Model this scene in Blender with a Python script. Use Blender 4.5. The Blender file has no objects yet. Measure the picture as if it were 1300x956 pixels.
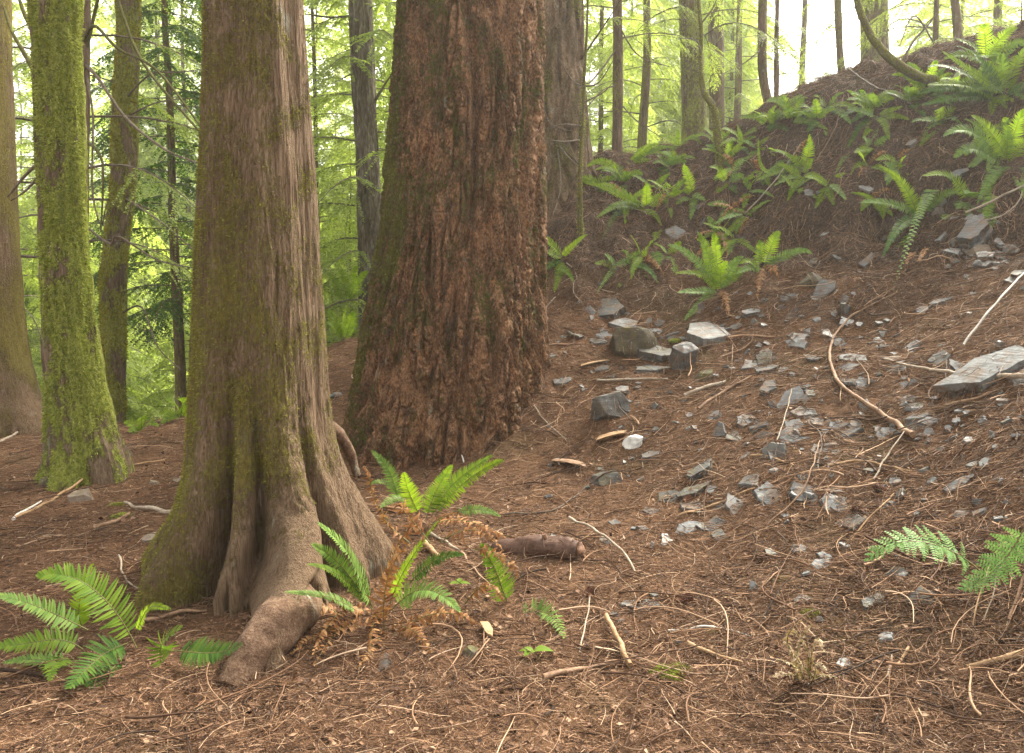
import bpy, math, random
import numpy as np
from mathutils import Vector

SEED = 7
random.seed(SEED)
RNG = np.random.default_rng(SEED)
sc = bpy.context.scene
COL = sc.collection

# ------------------------------------------------------------------ camera model
CAM_H, PITCH, FPX, CX, CY = 1.4, math.radians(5.0), 1011.0, 650.0, 433.0
CP, SP = math.cos(PITCH), math.sin(PITCH)

def ray(px, py):
    a, b = (px - CX) / FPX, (CY - py) / FPX
    return np.array([a, CP + b * SP, -SP + b * CP])

def at(px, py, Y):
    """World point seen at photograph pixel (px, py), Y metres ahead."""
    d = ray(px, py)
    return np.array([0, 0, CAM_H]) + d * (Y / d[1])

# ------------------------------------------------------------------ noise
def _hash(ix, iy, iz, seed):
    h = (ix.astype(np.uint32) * np.uint32(374761393) + iy.astype(np.uint32) * np.uint32(668265263)
         + iz.astype(np.uint32) * np.uint32(2147483647) + np.uint32((seed * 1274126177) & 0xffffffff))
    h ^= h >> np.uint32(13); h *= np.uint32(1274126177)
    h ^= h >> np.uint32(16); h *= np.uint32(2246822519); h ^= h >> np.uint32(15)
    return h
_G = np.random.default_rng(3).normal(size=(256, 3)); _G /= np.linalg.norm(_G, axis=1)[:, None]

def perlin(x, y, z=0.0, seed=0):
    x, y, z = np.broadcast_arrays(np.asarray(x, float), np.asarray(y, float), np.asarray(z, float))
    fx, fy, fz = np.floor(x), np.floor(y), np.floor(z)
    ix, iy, iz = fx.astype(np.int64), fy.astype(np.int64), fz.astype(np.int64)
    tx, ty, tz = x - fx, y - fy, z - fz
    u, v, w = [t * t * t * (t * (t * 6 - 15) + 10) for t in (tx, ty, tz)]
    out = 0
    for a in (0, 1):
        for b in (0, 1):
            for c in (0, 1):
                g = _G[_hash(ix + a, iy + b, iz + c, seed) & np.uint32(255)]
                d = g[..., 0] * (tx - a) + g[..., 1] * (ty - b) + g[..., 2] * (tz - c)
                out = out + d * (u if a else 1 - u) * (v if b else 1 - v) * (w if c else 1 - w)
    return out * 1.5

def fbm(x, y, z=0.0, oct=3, seed=0):
    s, a, f = 0, 1, 1
    for k in range(oct):
        s = s + a * perlin(x * f, y * f, z * f, seed + k); a *= .5; f *= 2.03
    return s

def smooth(a, b, x):
    t = np.clip((x - a) / (b - a), 0, 1)
    return t * t * (3 - 2 * t)

def unit(v):
    v = np.asarray(v, float)
    return v / np.maximum(np.linalg.norm(v, axis=-1, keepdims=True), 1e-9)

# ------------------------------------------------------------------ mesh building
class MB:
    """Collects vertices and faces for ONE mesh object."""
    def __init__(s): s.v, s.f, s.m, s.n = [], {3: [], 4: []}, {3: [], 4: []}, 0; s.at = {}
    def add(s, v, faces, mat=0):
        v = np.asarray(v, float).reshape(-1, 3); f = np.asarray(faces, np.int64)
        if not len(f): return
        k = f.shape[1]
        s.v.append(v); s.f[k].append(f + s.n); s.m[k].append(np.full(len(f), mat, np.int32)); s.n += len(v)
    def grid(s, P, closed=False, mat=0):
        """P (rows, cols, 3)"""
        r, c = P.shape[:2]
        i = np.arange(r - 1)[:, None]; j = np.arange(c if closed else c - 1)[None, :]
        j2 = (j + 1) % c
        q = np.stack([i * c + j, i * c + j2, (i + 1) * c + j2, (i + 1) * c + j], -1).reshape(-1, 4)
        s.add(P.reshape(-1, 3), q, mat)
    def verts(s): return np.concatenate(s.v) if s.v else np.zeros((0, 3))

def make_mesh(name, mb, mats, smooth_shade=True, attrs=None, origin=(0, 0, 0)):
    V = mb.verts() - np.asarray(origin, float)
    F = {k: (np.concatenate(mb.f[k]) if mb.f[k] else np.zeros((0, k), np.int64)) for k in (3, 4)}
    M = np.concatenate([x for k in (4, 3) for x in mb.m[k]] or [np.zeros(0, np.int32)])
    me = bpy.data.meshes.new(name)
    me.vertices.add(len(V)); me.vertices.foreach_set('co', V.astype(np.float32).ravel())
    nl = F[4].size + F[3].size; npoly = len(F[4]) + len(F[3])
    me.loops.add(nl); me.polygons.add(npoly)
    me.loops.foreach_set('vertex_index', np.concatenate([F[4].ravel(), F[3].ravel()]).astype(np.int32))
    st = np.concatenate([np.arange(len(F[4])) * 4, F[4].size + np.arange(len(F[3])) * 3]).astype(np.int32)
    me.polygons.foreach_set('loop_start', st)
    me.polygons.foreach_set('material_index', M)
    me.polygons.foreach_set('use_smooth', np.full(npoly, bool(smooth_shade)))
    for m in mats: me.materials.append(m)
    for k, a in (attrs or {}).items():
        at_ = me.attributes.new(k, 'FLOAT', 'POINT'); at_.data.foreach_set('value', np.asarray(a, np.float32))
    me.update(calc_edges=True)
    return me

def tag(o, label=None, cat=None, group=None, kind=None):
    if label: o['label'] = label
    if cat: o['category'] = cat
    if group: o['group'] = group
    if kind or cat: o['kind'] = kind or 'thing'
    return o

def link(o, parent=None):
    COL.objects.link(o)
    if parent is not None: o.parent = parent
    return o

def thing(name, label, cat, loc=(0, 0, 0), group=None):
    o = bpy.data.objects.new(name, None); link(o); o.location = loc; o.empty_display_size = .1
    return tag(o, label, cat, group)

def part(name, mb, mats, parent, smooth_shade=True, attrs=None, label=None):
    """a child mesh; vertices are given in world space, parent sits un-rotated at its location"""
    org = Vector((0, 0, 0)); p = parent
    while p is not None: org += p.location; p = p.parent
    me = make_mesh(name, mb, mats, smooth_shade, attrs, origin=tuple(org))
    o = bpy.data.objects.new(name, me); link(o, parent)
    return tag(o, label)

def solo(name, mb, mats, label, cat, loc=(0, 0, 0), group=None, smooth_shade=True, attrs=None, kind=None):
    me = make_mesh(name, mb, mats, smooth_shade, attrs, origin=loc)
    o = bpy.data.objects.new(name, me); link(o); o.location = loc
    return tag(o, label, cat, group, kind)

def copy_tree(o, parent=None):
    c = o.copy(); COL.objects.link(c)
    if parent is not None: c.parent = parent
    for ch in list(o.children): copy_tree(ch, c)
    return c

def resample(P, n):
    """Catmull-Rom through points P, n samples"""
    P = np.asarray(P, float)
    if len(P) == 2: return P[0] + np.linspace(0, 1, n)[:, None] * (P[1] - P[0])
    Q = np.vstack([2 * P[0] - P[1], P, 2 * P[-1] - P[-2]])
    t = np.linspace(0, len(P) - 1 - 1e-6, n); i = t.astype(int); u = (t - i)[:, None]
    a, b, c, d = Q[i], Q[i + 1], Q[i + 2], Q[i + 3]
    return .5 * (2 * b + (c - a) * u + (2 * a - 5 * b + 4 * c - d) * u ** 2 + (3 * b - a - 3 * c + d) * u ** 3)

def tube(mb, pts, radii, sides=8, n=None, mat=0, rough=0.0, rf=12.0, seed=0, cap=True):
    P = resample(pts, n or max(4, len(pts) * 4)); m = len(P)
    R = np.interp(np.linspace(0, 1, m), np.linspace(0, 1, len(np.atleast_1d(radii))), np.atleast_1d(radii)) if np.ndim(radii) else np.full(m, radii)
    T = unit(np.gradient(P, axis=0))
    ref = np.array([0, 0, 1.0]) if abs(T[:, 2]).mean() < .8 else np.array([0, 1.0, 0])
    A = unit(np.cross(T, ref)); B = np.cross(A, T)
    th = np.linspace(0, 2 * np.pi, sides, endpoint=False)
    D = A[:, None] * np.cos(th)[None, :, None] + B[:, None] * np.sin(th)[None, :, None]
    rr = R[:, None] * np.ones((m, sides))
    if rough:
        S = P[:, None] + D * rr[..., None]
        rr = rr * (1 + rough * fbm(S[..., 0] * rf, S[..., 1] * rf, S[..., 2] * rf, 2, seed))
    S = P[:, None] + D * rr[..., None]
    mb.grid(S, True, mat)
    if cap:
        for e, rev in ((0, 1), (-1, 0)):
            c = P[e]; ring = S[e]; k = np.arange(sides)
            tri = np.stack([np.zeros(sides, int), 1 + k, 1 + (k + 1) % sides], -1)
            mb.add(np.vstack([c, ring]), tri[:, ::-1] if rev else tri, mat)
    return P

# ------------------------------------------------------------------ materials
class NT:
    def __init__(s, name):
        s.m = bpy.data.materials.new(name); s.m.use_nodes = True
        s.t = s.m.node_tree; s.t.nodes.clear(); s.out = s.t.nodes.new('ShaderNodeOutputMaterial')
    def n(s, typ, ins=None, **kw):
        nd = s.t.nodes.new(typ)
        for k, v in kw.items(): setattr(nd, k, v)
        for k, v in (ins or {}).items(): s.put(nd.inputs[k], v)
        return nd
    def put(s, sock, v):
        if isinstance(v, bpy.types.NodeSocket): s.t.links.new(v, sock)
        else:
            if hasattr(sock.default_value, '__len__') and not hasattr(v, '__len__'): v = (v,) * len(sock.default_value)
            if hasattr(sock.default_value, '__len__') and len(sock.default_value) == 4 and len(v) == 3: v = (*v, 1)
            sock.default_value = v
    def coords(s, scale=(1, 1, 1)):
        tc = s.n('ShaderNodeTexCoord')
        return s.n('ShaderNodeMapping', {'Vector': tc.outputs['Object'], 'Scale': scale}).outputs[0]
    def noise(s, vec, scale=5, detail=4, rough=.55, dist=0, seed=0):
        return s.n('ShaderNodeTexNoise', {'Vector': vec, 'Scale': scale, 'Detail': detail, 'Roughness': rough, 'Distortion': dist}).outputs[0]
    def ramp(s, fac, stops):
        r = s.n('ShaderNodeValToRGB', {'Fac': fac}); e = r.color_ramp.elements
        while len(e) < len(stops): e.new(.5)
        for k, (p, c) in enumerate(stops):
            e[k].position = p; e[k].color = (*c, 1) if len(c) == 3 else c
        return r.outputs[0]
    def step(s, fac, a, b, lo=0., hi=1.):
        r = s.n('ShaderNodeMapRange', {'Value': fac, 'From Min': a, 'From Max': b, 'To Min': lo, 'To Max': hi}, interpolation_type='SMOOTHSTEP')
        return r.outputs[0]
    def mix(s, f, a, b, mode='MIX'):
        r = s.n('ShaderNodeMix', data_type='RGBA', blend_type=mode)
        s.put(r.inputs[0], f); s.put(r.inputs[6], a); s.put(r.inputs[7], b)
        return r.outputs[2]
    def math(s, op, a, b=0.):
        r = s.n('ShaderNodeMath', operation=op); s.put(r.inputs[0], a); s.put(r.inputs[1], b); return r.outputs[0]
    def attr(s, name): return s.n('ShaderNodeAttribute', attribute_name=name).outputs['Fac']
    def island(s): return s.n('ShaderNodeNewGeometry').outputs['Random Per Island']
    def objrand(s): return s.n('ShaderNodeObjectInfo').outputs['Random']
    def bump(s, h, strength=.5, dist=.01, normal=None):
        b = s.n('ShaderNodeBump', {'Height': h, 'Strength': strength, 'Distance': dist})
        if normal is not None: s.put(b.inputs['Normal'], normal)
        return b.outputs[0]
    def principled(s, col, rough=.8, normal=None, spec=.3, **kw):
        p = s.n('ShaderNodeBsdfPrincipled', {'Base Color': col, 'Roughness': rough, 'Specular IOR Level': spec, **kw})
        if normal is not None: s.put(p.inputs['Normal'], normal)
        return p.outputs[0]
    def done(s, shader):
        s.t.links.new(shader, s.out.inputs['Surface']); return s.m

def leaf_material(name, stops, trans=.5, rough=.45, spec=.25, by='island', tcol=1.25, vary=.0):
    n = NT(name)
    f = n.island() if by == 'island' else n.objrand()
    col = n.ramp(f, stops)
    if vary:
        nz = n.noise(n.coords(), vary, 2)
        col = n.mix(n.step(nz, .35, .7), col, n.mix(1, col, (.55, .6, .5), 'MULTIPLY'))
    a = n.principled(col, rough, spec=spec)
    tc = n.mix(1, col, (tcol * 1.1, tcol * 1.1, tcol * .7), 'MULTIPLY')
    b = n.n('ShaderNodeBsdfTranslucent', {'Color': tc}).outputs[0]
    return n.done(n.n('ShaderNodeMixShader', {0: trans, 1: a, 2: b}).outputs[0])

def bark_material(name, stops, sc_=(8, 8, 1.6), fine=(60, 60, 9), moss_col=((.10, .11, .015), (.2, .2, .03)), lichen=.0, red=.0, bump=.6, lichen_scale=9, patch=2.2, red_col=(.26, .1, .05), mossmix=.88, dist=.02, mossgrain=(40, 40, 22), finew=.5):
    n = NT(name)
    a = n.noise(n.coords(sc_), 1, 6, .6, .4)
    b = n.noise(n.coords(fine), 1, 4, .65)
    pt = n.noise(n.coords((1, 1, .6)), patch, 3)
    f = n.math('ADD', n.math('MULTIPLY', a, 1 - finew), n.math('MULTIPLY', b, finew))
    col = n.ramp(f, stops)
    col = n.mix(n.step(pt, .38, .68, 0, .5), col, n.mix(1, col, (.62, .58, .55), 'MULTIPLY'))
    if red:
        r = n.noise(n.coords((22, 22, 9)), 1, 5, .7, .6)
        col = n.mix(n.step(r, .56, .66, 0, red), col, red_col)
    if lichen:
        l = n.noise(n.coords((1, 1, .45)), lichen_scale, 6, .75, .3)
        col = n.mix(n.step(l, .64 - .06 * lichen, .72, 0, .75), col, (.27, .29, .23))
    mo = n.attr('moss')
    mn = n.noise(n.coords(mossgrain), 1, 5, .75)
    mf = n.step(n.math('ADD', mo, n.math('MULTIPLY', n.math('SUBTRACT', mn, .5), 2.2)), .32, .68)
    mc = n.ramp(n.noise(n.coords((70, 70, 40)), 1, 3), [(.3, moss_col[0]), (.7, moss_col[1])])
    col = n.mix(n.math('MULTIPLY', mf, mossmix), col, mc)
    h = n.math('ADD', n.math('MULTIPLY', a, .5), n.math('ADD', n.math('MULTIPLY', b, .6), n.math('MULTIPLY', n.math('MULTIPLY', mf, mn), .8)))
    return n.done(n.principled(col, .9, n.bump(h, bump, dist), .15))
EXPOSURE = 2.9
HAZE = .0020
# ------------------------------------------------------------------ terrain
_cp = [  # photograph pixel, metres ahead
 (0,867,2.71),(330,867,2.71),(650,867,2.7),(860,867,2.66),(1000,867,2.62),(1150,867,2.5),(1300,867,2.36),
 (0,700,3.99),(150,700,3.99),(600,720,3.8),(750,700,3.85),(750,600,5.15),(560,600,5.55),(430,620,5.1),(100,610,5.3),(0,600,5.5),(0,545,7.0),(200,560,6.6),(160,540,7.3),
 (430,520,7.2),(435,432,9.0),(560,430,9.0),
 (690,480,6.4),(750,500,6.1),(700,400,7.4),(700,300,8.6),(715,250,9.6),(760,205,10.4),(820,203,10.3),(900,185,10.1),(950,155,9.9),(1000,130,9.5),(1060,118,9.1),(1150,102,8.6),(1200,92,8.3),(1300,72,7.6),
 (820,330,8.0),(820,260,9.1),(950,250,8.6),(950,330,7.4),(1060,200,8.3),(1150,185,7.8),(1150,260,7.25),(1060,300,7.2),(1240,200,7.3),(1240,280,6.4),
 (830,430,6.9),(900,420,6.7),(900,500,5.7),(900,600,4.65),(900,700,3.85),(1000,490,5.35),(1000,600,4.3),(1000,700,3.6),
 (1150,420,5.6),(1150,500,4.75),(1150,600,3.95),(1150,700,3.3),(1300,300,6.0),(1300,380,5.0),(1300,450,4.35),(1300,530,3.75),(1300,600,3.3),(1300,700,2.88),(1300,780,2.6)]
_P = np.array([at(*c) for c in _cp])
_ext = np.array([  # beyond the frame
 (-3,1,0),(0,1,0),(1,1,.03),(2.2,1,.35),(4,1,1.1),(-3,-2,0),(0,-2,0),(2,-2,.25),(5,-1.5,1.6),(5,3,1.9),(5.6,5,2.7),(7,8,3.7),(9,5,4.0),(8,1,3.0),(9,-2,3.4),
 (-4.2,3,.0),(-5,6,-.05),(-6,8,-.35),(-3.6,8.6,-.35),(-2.6,10.5,-.55),(-5,12,-1.6),(-9,4,-.2),(-9,10,-1.3),(-1.6,12.5,.0),(0,12.5,1.0),(1.4,12.6,2.5),(3.5,12.6,2.85),(6,11.5,3.5),(8,11,3.7),(-2.5,15,-1.2),(1,15,2.0),(5,15,3.0),(9,14,3.5),(-8,15,-2.4)])
_P = np.vstack([_P, _ext])
def _tps_k(d2): return np.where(d2 > 1e-12, d2 * np.log(np.maximum(d2, 1e-12)) * .5, 0)
_n = len(_P)
_d2 = ((_P[:, None, :2] - _P[None, :, :2]) ** 2).sum(-1)
_A = np.zeros((_n + 3, _n + 3)); _A[:_n, :_n] = _tps_k(_d2) + np.eye(_n) * .02
_A[:_n, _n] = 1; _A[:_n, _n + 1:] = _P[:, :2]; _A[_n:, :_n] = _A[:_n, _n:].T
_W = np.linalg.solve(_A, np.concatenate([_P[:, 2], np.zeros(3)]))

def far_z(x, y):
    s = smooth(-6, 6, x - .18 * (y - 10))
    return -2.8 + 5.8 * s + .9 * perlin(x * .06, y * .06, 0, 9) * smooth(10, 30, np.hypot(x, y - 6)) - .012 * np.maximum(np.hypot(x, y) - 30, 0) * s

HOLLOWS = [(*at(1135,268,7.15)[:2], .24, .42), (*at(1195,242,6.9)[:2], .22, .36), (*at(1015,292,7.6)[:2], .27, .34), (*at(960,300,7.7)[:2], .2, .15), (*at(1165,190,7.9)[:2], .16, .15), (*at(1073,390,6.1)[:2], .09, .1), (*at(880,300,8.0)[:2], .2, .12), (*at(905,345,7.3)[:2], .25, .12)]
def ground_exact(x, y, relief=True):
    x = np.asarray(x, float); y = np.asarray(y, float); sh = np.broadcast(x, y).shape
    X = np.broadcast_to(x, sh).ravel(); Y = np.broadcast_to(y, sh).ravel(); Z = np.empty(X.size)
    Xc = np.clip(X, -10, 10); Yc = np.clip(Y, -3, 16)
    for i in range(0, X.size, 20000):
        s = slice(i, i + 20000)
        d2 = (Xc[s, None] - _P[None, :, 0]) ** 2 + (Yc[s, None] - _P[None, :, 1]) ** 2
        Z[s] = _tps_k(d2) @ _W[:_n] + _W[_n] + Xc[s] * _W[_n + 1] + Yc[s] * _W[_n + 2]
    w = smooth(7.0, 12.5, np.hypot(X * .95, Y - 6))
    Z = Z * (1 - w) + far_z(X, Y) * w
    if relief:
        bank = smooth(.15, .8, Z) 
        up = smooth(.9, 1.7, Z)
        sx = (Z - 1.95 - .25 * perlin(X * .9, Y * .4, 0, 12)) / .42; Z = Z + .2 * smooth(1.2, 2.2, X) * np.tanh(sx * 2.4) * np.exp(-sx * sx) * (.6 + .6 * perlin(X * 1.5, Y, 0, 13))
        for hx, hy, hr, hd in HOLLOWS: Z = Z - hd * np.exp(-((X - hx) ** 2 + ((Y - hy) / .7) ** 2) / hr ** 2)
        Z = Z + up * (.09 * perlin(X * 1.7, Y * 1.7, 0, 6) + .10 * np.abs(perlin(X * 2.6, Y * 2.6, 0, 7)) + .09 * perlin(X * 5, Y * 5, 0, 8) + .035 * perlin(X * 13, Y * 13, 0, 10))
        Z = Z + .03 * perlin(X * 1.3, Y * 1.3, 0, 1) + (.014 + .03 * bank) * perlin(X * 3.7, Y * 3.7, 0, 2) + (.007 + .011 * bank) * perlin(X * 10, Y * 10, 0, 4) + (.004 + .005 * bank) * perlin(X * 25, Y * 25, 0, 5)
    return Z.reshape(sh)

def _axis(lo, hi, step, end):
    core = np.arange(lo, hi + 1e-6, step); out = list(core); s = step
    a = []; v = hi
    while v < end: s *= 1.16; v += s; a.append(v)
    b = []; v = lo; s = step
    while v > -end: s *= 1.16; v -= s; b.append(v)
    return np.array(b[::-1] + out + a)
GX, GY = _axis(-5.2, 6.6, .026, 110), _axis(1.0, 11.2, .026, 110)
GZ = ground_exact(GX[None, :], GY[:, None])

def ground(x, y):
    x = np.asarray(x, float); y = np.asarray(y, float)
    i = np.clip(np.searchsorted(GX, x) - 1, 0, len(GX) - 2); j = np.clip(np.searchsorted(GY, y) - 1, 0, len(GY) - 2)
    u = (x - GX[i]) / (GX[i + 1] - GX[i]); v = (y - GY[j]) / (GY[j + 1] - GY[j])
    return (GZ[j, i] * (1 - u) + GZ[j, i + 1] * u) * (1 - v) + (GZ[j + 1, i] * (1 - u) + GZ[j + 1, i + 1] * u) * v

def gnormal(x, y, e=.06):
    return unit(np.stack([-(ground(x + e, y) - ground(x - e, y)) / (2 * e), -(ground(x, y + e) - ground(x, y - e)) / (2 * e), np.ones_like(np.asarray(x, float))], -1))

def hit(px, py, y0=1.9, y1=16.0):
    """First point of the ground seen at a photograph pixel."""
    d = ray(px, py); Y = np.arange(y0, y1, .02); t = Y / d[1]
    P = np.array([0, 0, CAM_H]) + t[:, None] * d
    g = ground(P[:, 0], P[:, 1]); k = np.nonzero(P[:, 2] <= g)[0]
    i = k[0] if len(k) else int(np.argmin(P[:, 2] - g))
    return np.array([P[i, 0], P[i, 1], g[i]])

def _soil():
    n = NT('forest_soil')
    v = n.coords()
    a = n.noise(v, 3.2, 5, .6); b = n.noise(v, 45, 5, .7); c = n.noise(v, 1.1, 3)
    col = n.ramp(n.math('ADD', n.math('MULTIPLY', a, .45), n.math('MULTIPLY', b, .55)), [(.3, (.04, .021, .011)), (.5, (.11, .058, .031)), (.62, (.175, .097, .054)), (.75, (.25, .155, .09))])
    col = n.mix(n.step(c, .55, .7, 0, .35), col, (.075, .07, .03))
    hm = n.attr('humus'); col = n.mix(n.step(n.math('ADD', hm, n.math('MULTIPLY', n.math('SUBTRACT', a, .5), .9)), .3, .7), col, n.ramp(b, [(.36, (.012, .008, .005)), (.5, (.045, .027, .017)), (.62, (.115, .07, .044)), (.72, (.2, .13, .085))]))
    return n.done(n.principled(col, .95, n.bump(b, .9, .03), .1))
M_SOIL = _soil()
mb = MB()
mb.grid(np.stack([np.broadcast_to(GX[None, :], GZ.shape), np.broadcast_to(GY[:, None], GZ.shape), GZ], -1))
solo('ground', mb, [M_SOIL], 'brown forest floor rising into a steep bank on the right', 'forest floor', kind='structure', attrs={'humus': (smooth(1.15, 1.7, GZ) * smooth(20, 13, np.hypot(GX[None, :], GY[:, None]))).ravel()})
# ------------------------------------------------------------------ big trunks
CEDAR_STOPS = [(.34, (.085, .054, .033)), (.47, (.165, .107, .065)), (.57, (.23, .157, .1)), (.7, (.31, .225, .15))]
M_CEDAR = bark_material('cedar_bark', CEDAR_STOPS, (34, 34, 2.6), (150, 150, 9), ((.125, .112, .012), (.29, .26, .03)), lichen=.5, bump=1, lichen_scale=5, mossmix=.52, dist=.04, mossgrain=(80, 80, 46), finew=.62)
M_FIR = bark_material('fir_bark', [(.34, (.03, .016, .01)), (.46, (.12, .062, .033)), (.56, (.25, .136, .073)), (.68, (.41, .24, .13))], (14, 14, 6), (80, 80, 45), ((.06, .065, .01), (.13, .13, .02)), lichen=.6, red=.7, bump=1, finew=.6, lichen_scale=8, red_col=(.36, .175, .085), dist=.04, mossgrain=(45, 45, 30))
M_FIR_GREY = bark_material('grey_fir_bark', [(.34, (.035, .022, .014)), (.46, (.09, .058, .035)), (.56, (.165, .11, .068)), (.68, (.26, .185, .12))], (14, 14, 6), (80, 80, 45), ((.07, .068, .012), (.15, .14, .03)), lichen=.6, bump=1, mossgrain=(45, 45, 30))
M_MOSSY = bark_material('mossy_bark', [(.36, (.06, .04, .026)), (.5, (.14, .095, .062)), (.66, (.24, .18, .12))], (14, 14, 1.2), (90, 90, 5), ((.13, .155, .025), (.34, .36, .075)), lichen=.6, bump=1, dist=.03)
M_GREY = bark_material('grey_bark', [(.36, (.045, .034, .027)), (.5, (.12, .095, .075)), (.66, (.27, .24, .2))], (16, 16, 2.5), (50, 50, 10), lichen=.9, bump=.8)
M_FARBARK = bark_material('brown_bark', [(.36, (.05, .032, .022)), (.5, (.12, .08, .055)), (.66, (.2, .14, .1))], (14, 14, 2), (50, 50, 8), bump=.6, lichen=.4)
def _moss(name, stops):
    n = NT(name); col = n.ramp(n.island(), stops)
    a = n.principled(col, .9, spec=.1); b = n.n('ShaderNodeBsdfTranslucent', {'Color': col}).outputs[0]
    return n.done(n.n('ShaderNodeMixShader', {0: .35, 1: a, 2: b}).outputs[0])
M_MOSS = _moss('bright_moss', [(0, (.10, .135, .018)), (.5, (.26, .30, .045)), (1, (.42, .44, .11))])
M_MOSS_OLIVE = _moss('olive_moss', [(0, (.10, .10, .014)), (.5, (.22, .215, .032)), (1, (.34, .32, .06))])
M_TWIG_DEAD = bark_material('dead_twig_bark', [(.36, (.06, .045, .035)), (.55, (.16, .125, .095)), (.7, (.28, .24, .19))], (10, 10, 10), (60, 60, 60), bump=.3)
M_TWIG_MOSS = bark_material('mossy_twig_bark', [(.36, (.05, .045, .02)), (.55, (.10, .095, .03)), (.7, (.18, .17, .06))], (10, 10, 10), (60, 60, 60), bump=.3)

def profile(Yc, rows):
    """photograph rows (py, left px, right px) of a trunk Yc metres ahead -> z, x centre, radius arrays (z ascending)"""
    out = []
    for py, l, r in rows:
        a, b = at(l, py, Yc), at(r, py, Yc)
        out.append((a[2], (a[0] + b[0]) / 2, (b[0] - a[0]) / 2))
    out.sort(); return np.array(out).T

def trunk_geo(Yc, rows, zlo, ztop, nth, dz, rfun, coarse_from=3.4, ylean=0.0):
    z, xc, r = profile(Yc, rows)
    zz = np.arange(zlo, coarse_from, dz); s = dz; zl = list(zz)
    while zl[-1] < ztop: s = min(s * 1.25, .5); zl.append(zl[-1] + s)
    Z = np.array(zl)
    slope = (xc[-1] - xc[-3]) / (z[-1] - z[-3]); 
    X = np.interp(Z, z, xc) + np.where(Z > z[-1], (Z - z[-1]) * slope * .6, 0)
    R = np.interp(Z, z, r) * np.where(Z > z[-1], np.maximum(1 - (Z - z[-1]) / (ztop + 4 - z[-1]), .1), 1)
    k = np.ones(9) / 9
    if len(Z) > 40:
        m = Z < coarse_from
        for A in (X, R): A[m] = np.convolve(np.pad(A[m], 4, 'edge'), k, 'valid')
    th = np.linspace(0, 2 * np.pi, nth, endpoint=False) + np.pi / 2   # seam at the back; 0 = towards +x
    TH = np.broadcast_to(th, (len(Z), nth)); ZZ = np.broadcast_to(Z[:, None], TH.shape)
    cx, cy = X[:, None], Yc + ylean * np.maximum(ZZ, 0)
    base = R[:, None] * np.ones_like(TH)
    px, py = base * np.cos(TH), base * np.sin(TH)
    rr = rfun(TH, ZZ, base, px, py)
    return np.stack([cx + rr * np.cos(TH), cy + rr * np.sin(TH), ZZ], -1), Z, X, R

def angd(a, b): return (a - b + np.pi) % (2 * np.pi) - np.pi
FRONT = -np.pi / 2

def moss_blades(P, mask, count, size, seed, front_only=True, droop=.4, out_=.6):
    """small moss shoots over the grid P (rows, cols, 3) where mask is high"""
    rng = np.random.default_rng(seed)
    r, c = P.shape[:2]
    if front_only: mask = mask * (P[..., 1] < P[..., 1].mean(1, keepdims=True) + .03)
    dz = np.gradient(P[:, 0, 2])[:, None]
    w = np.maximum(mask, 0) * dz
    w = w[:-1].ravel(); w = np.cumsum(w / w.sum())
    k = np.searchsorted(w, rng.random(count)); i, j = np.minimum(k // c, r - 2), k % c
    u, v = rng.random((2, count, 1))
    A = P[i, j]; B = P[i, (j + 1) % c]; C = P[i + 1, j]
    S = A + (B - A) * u + (C - A) * v
    N = unit(np.cross(B - A, C - A))
    D = unit(N * out_ + rng.normal(size=(count, 3)) * .55 + np.array([0, 0, -droop]))
    L = size * rng.uniform(.5, 1.5, (count, 1))
    W = unit(np.cross(D, rng.normal(size=(count, 3)))) * size * .22
    V = np.stack([S - W - N * .003, S + W - N * .003, S + D * L + W * .3], 1).reshape(-1, 3)
    mb = MB(); mb.add(V, np.arange(3 * count).reshape(-1, 3)); return mb

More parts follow.
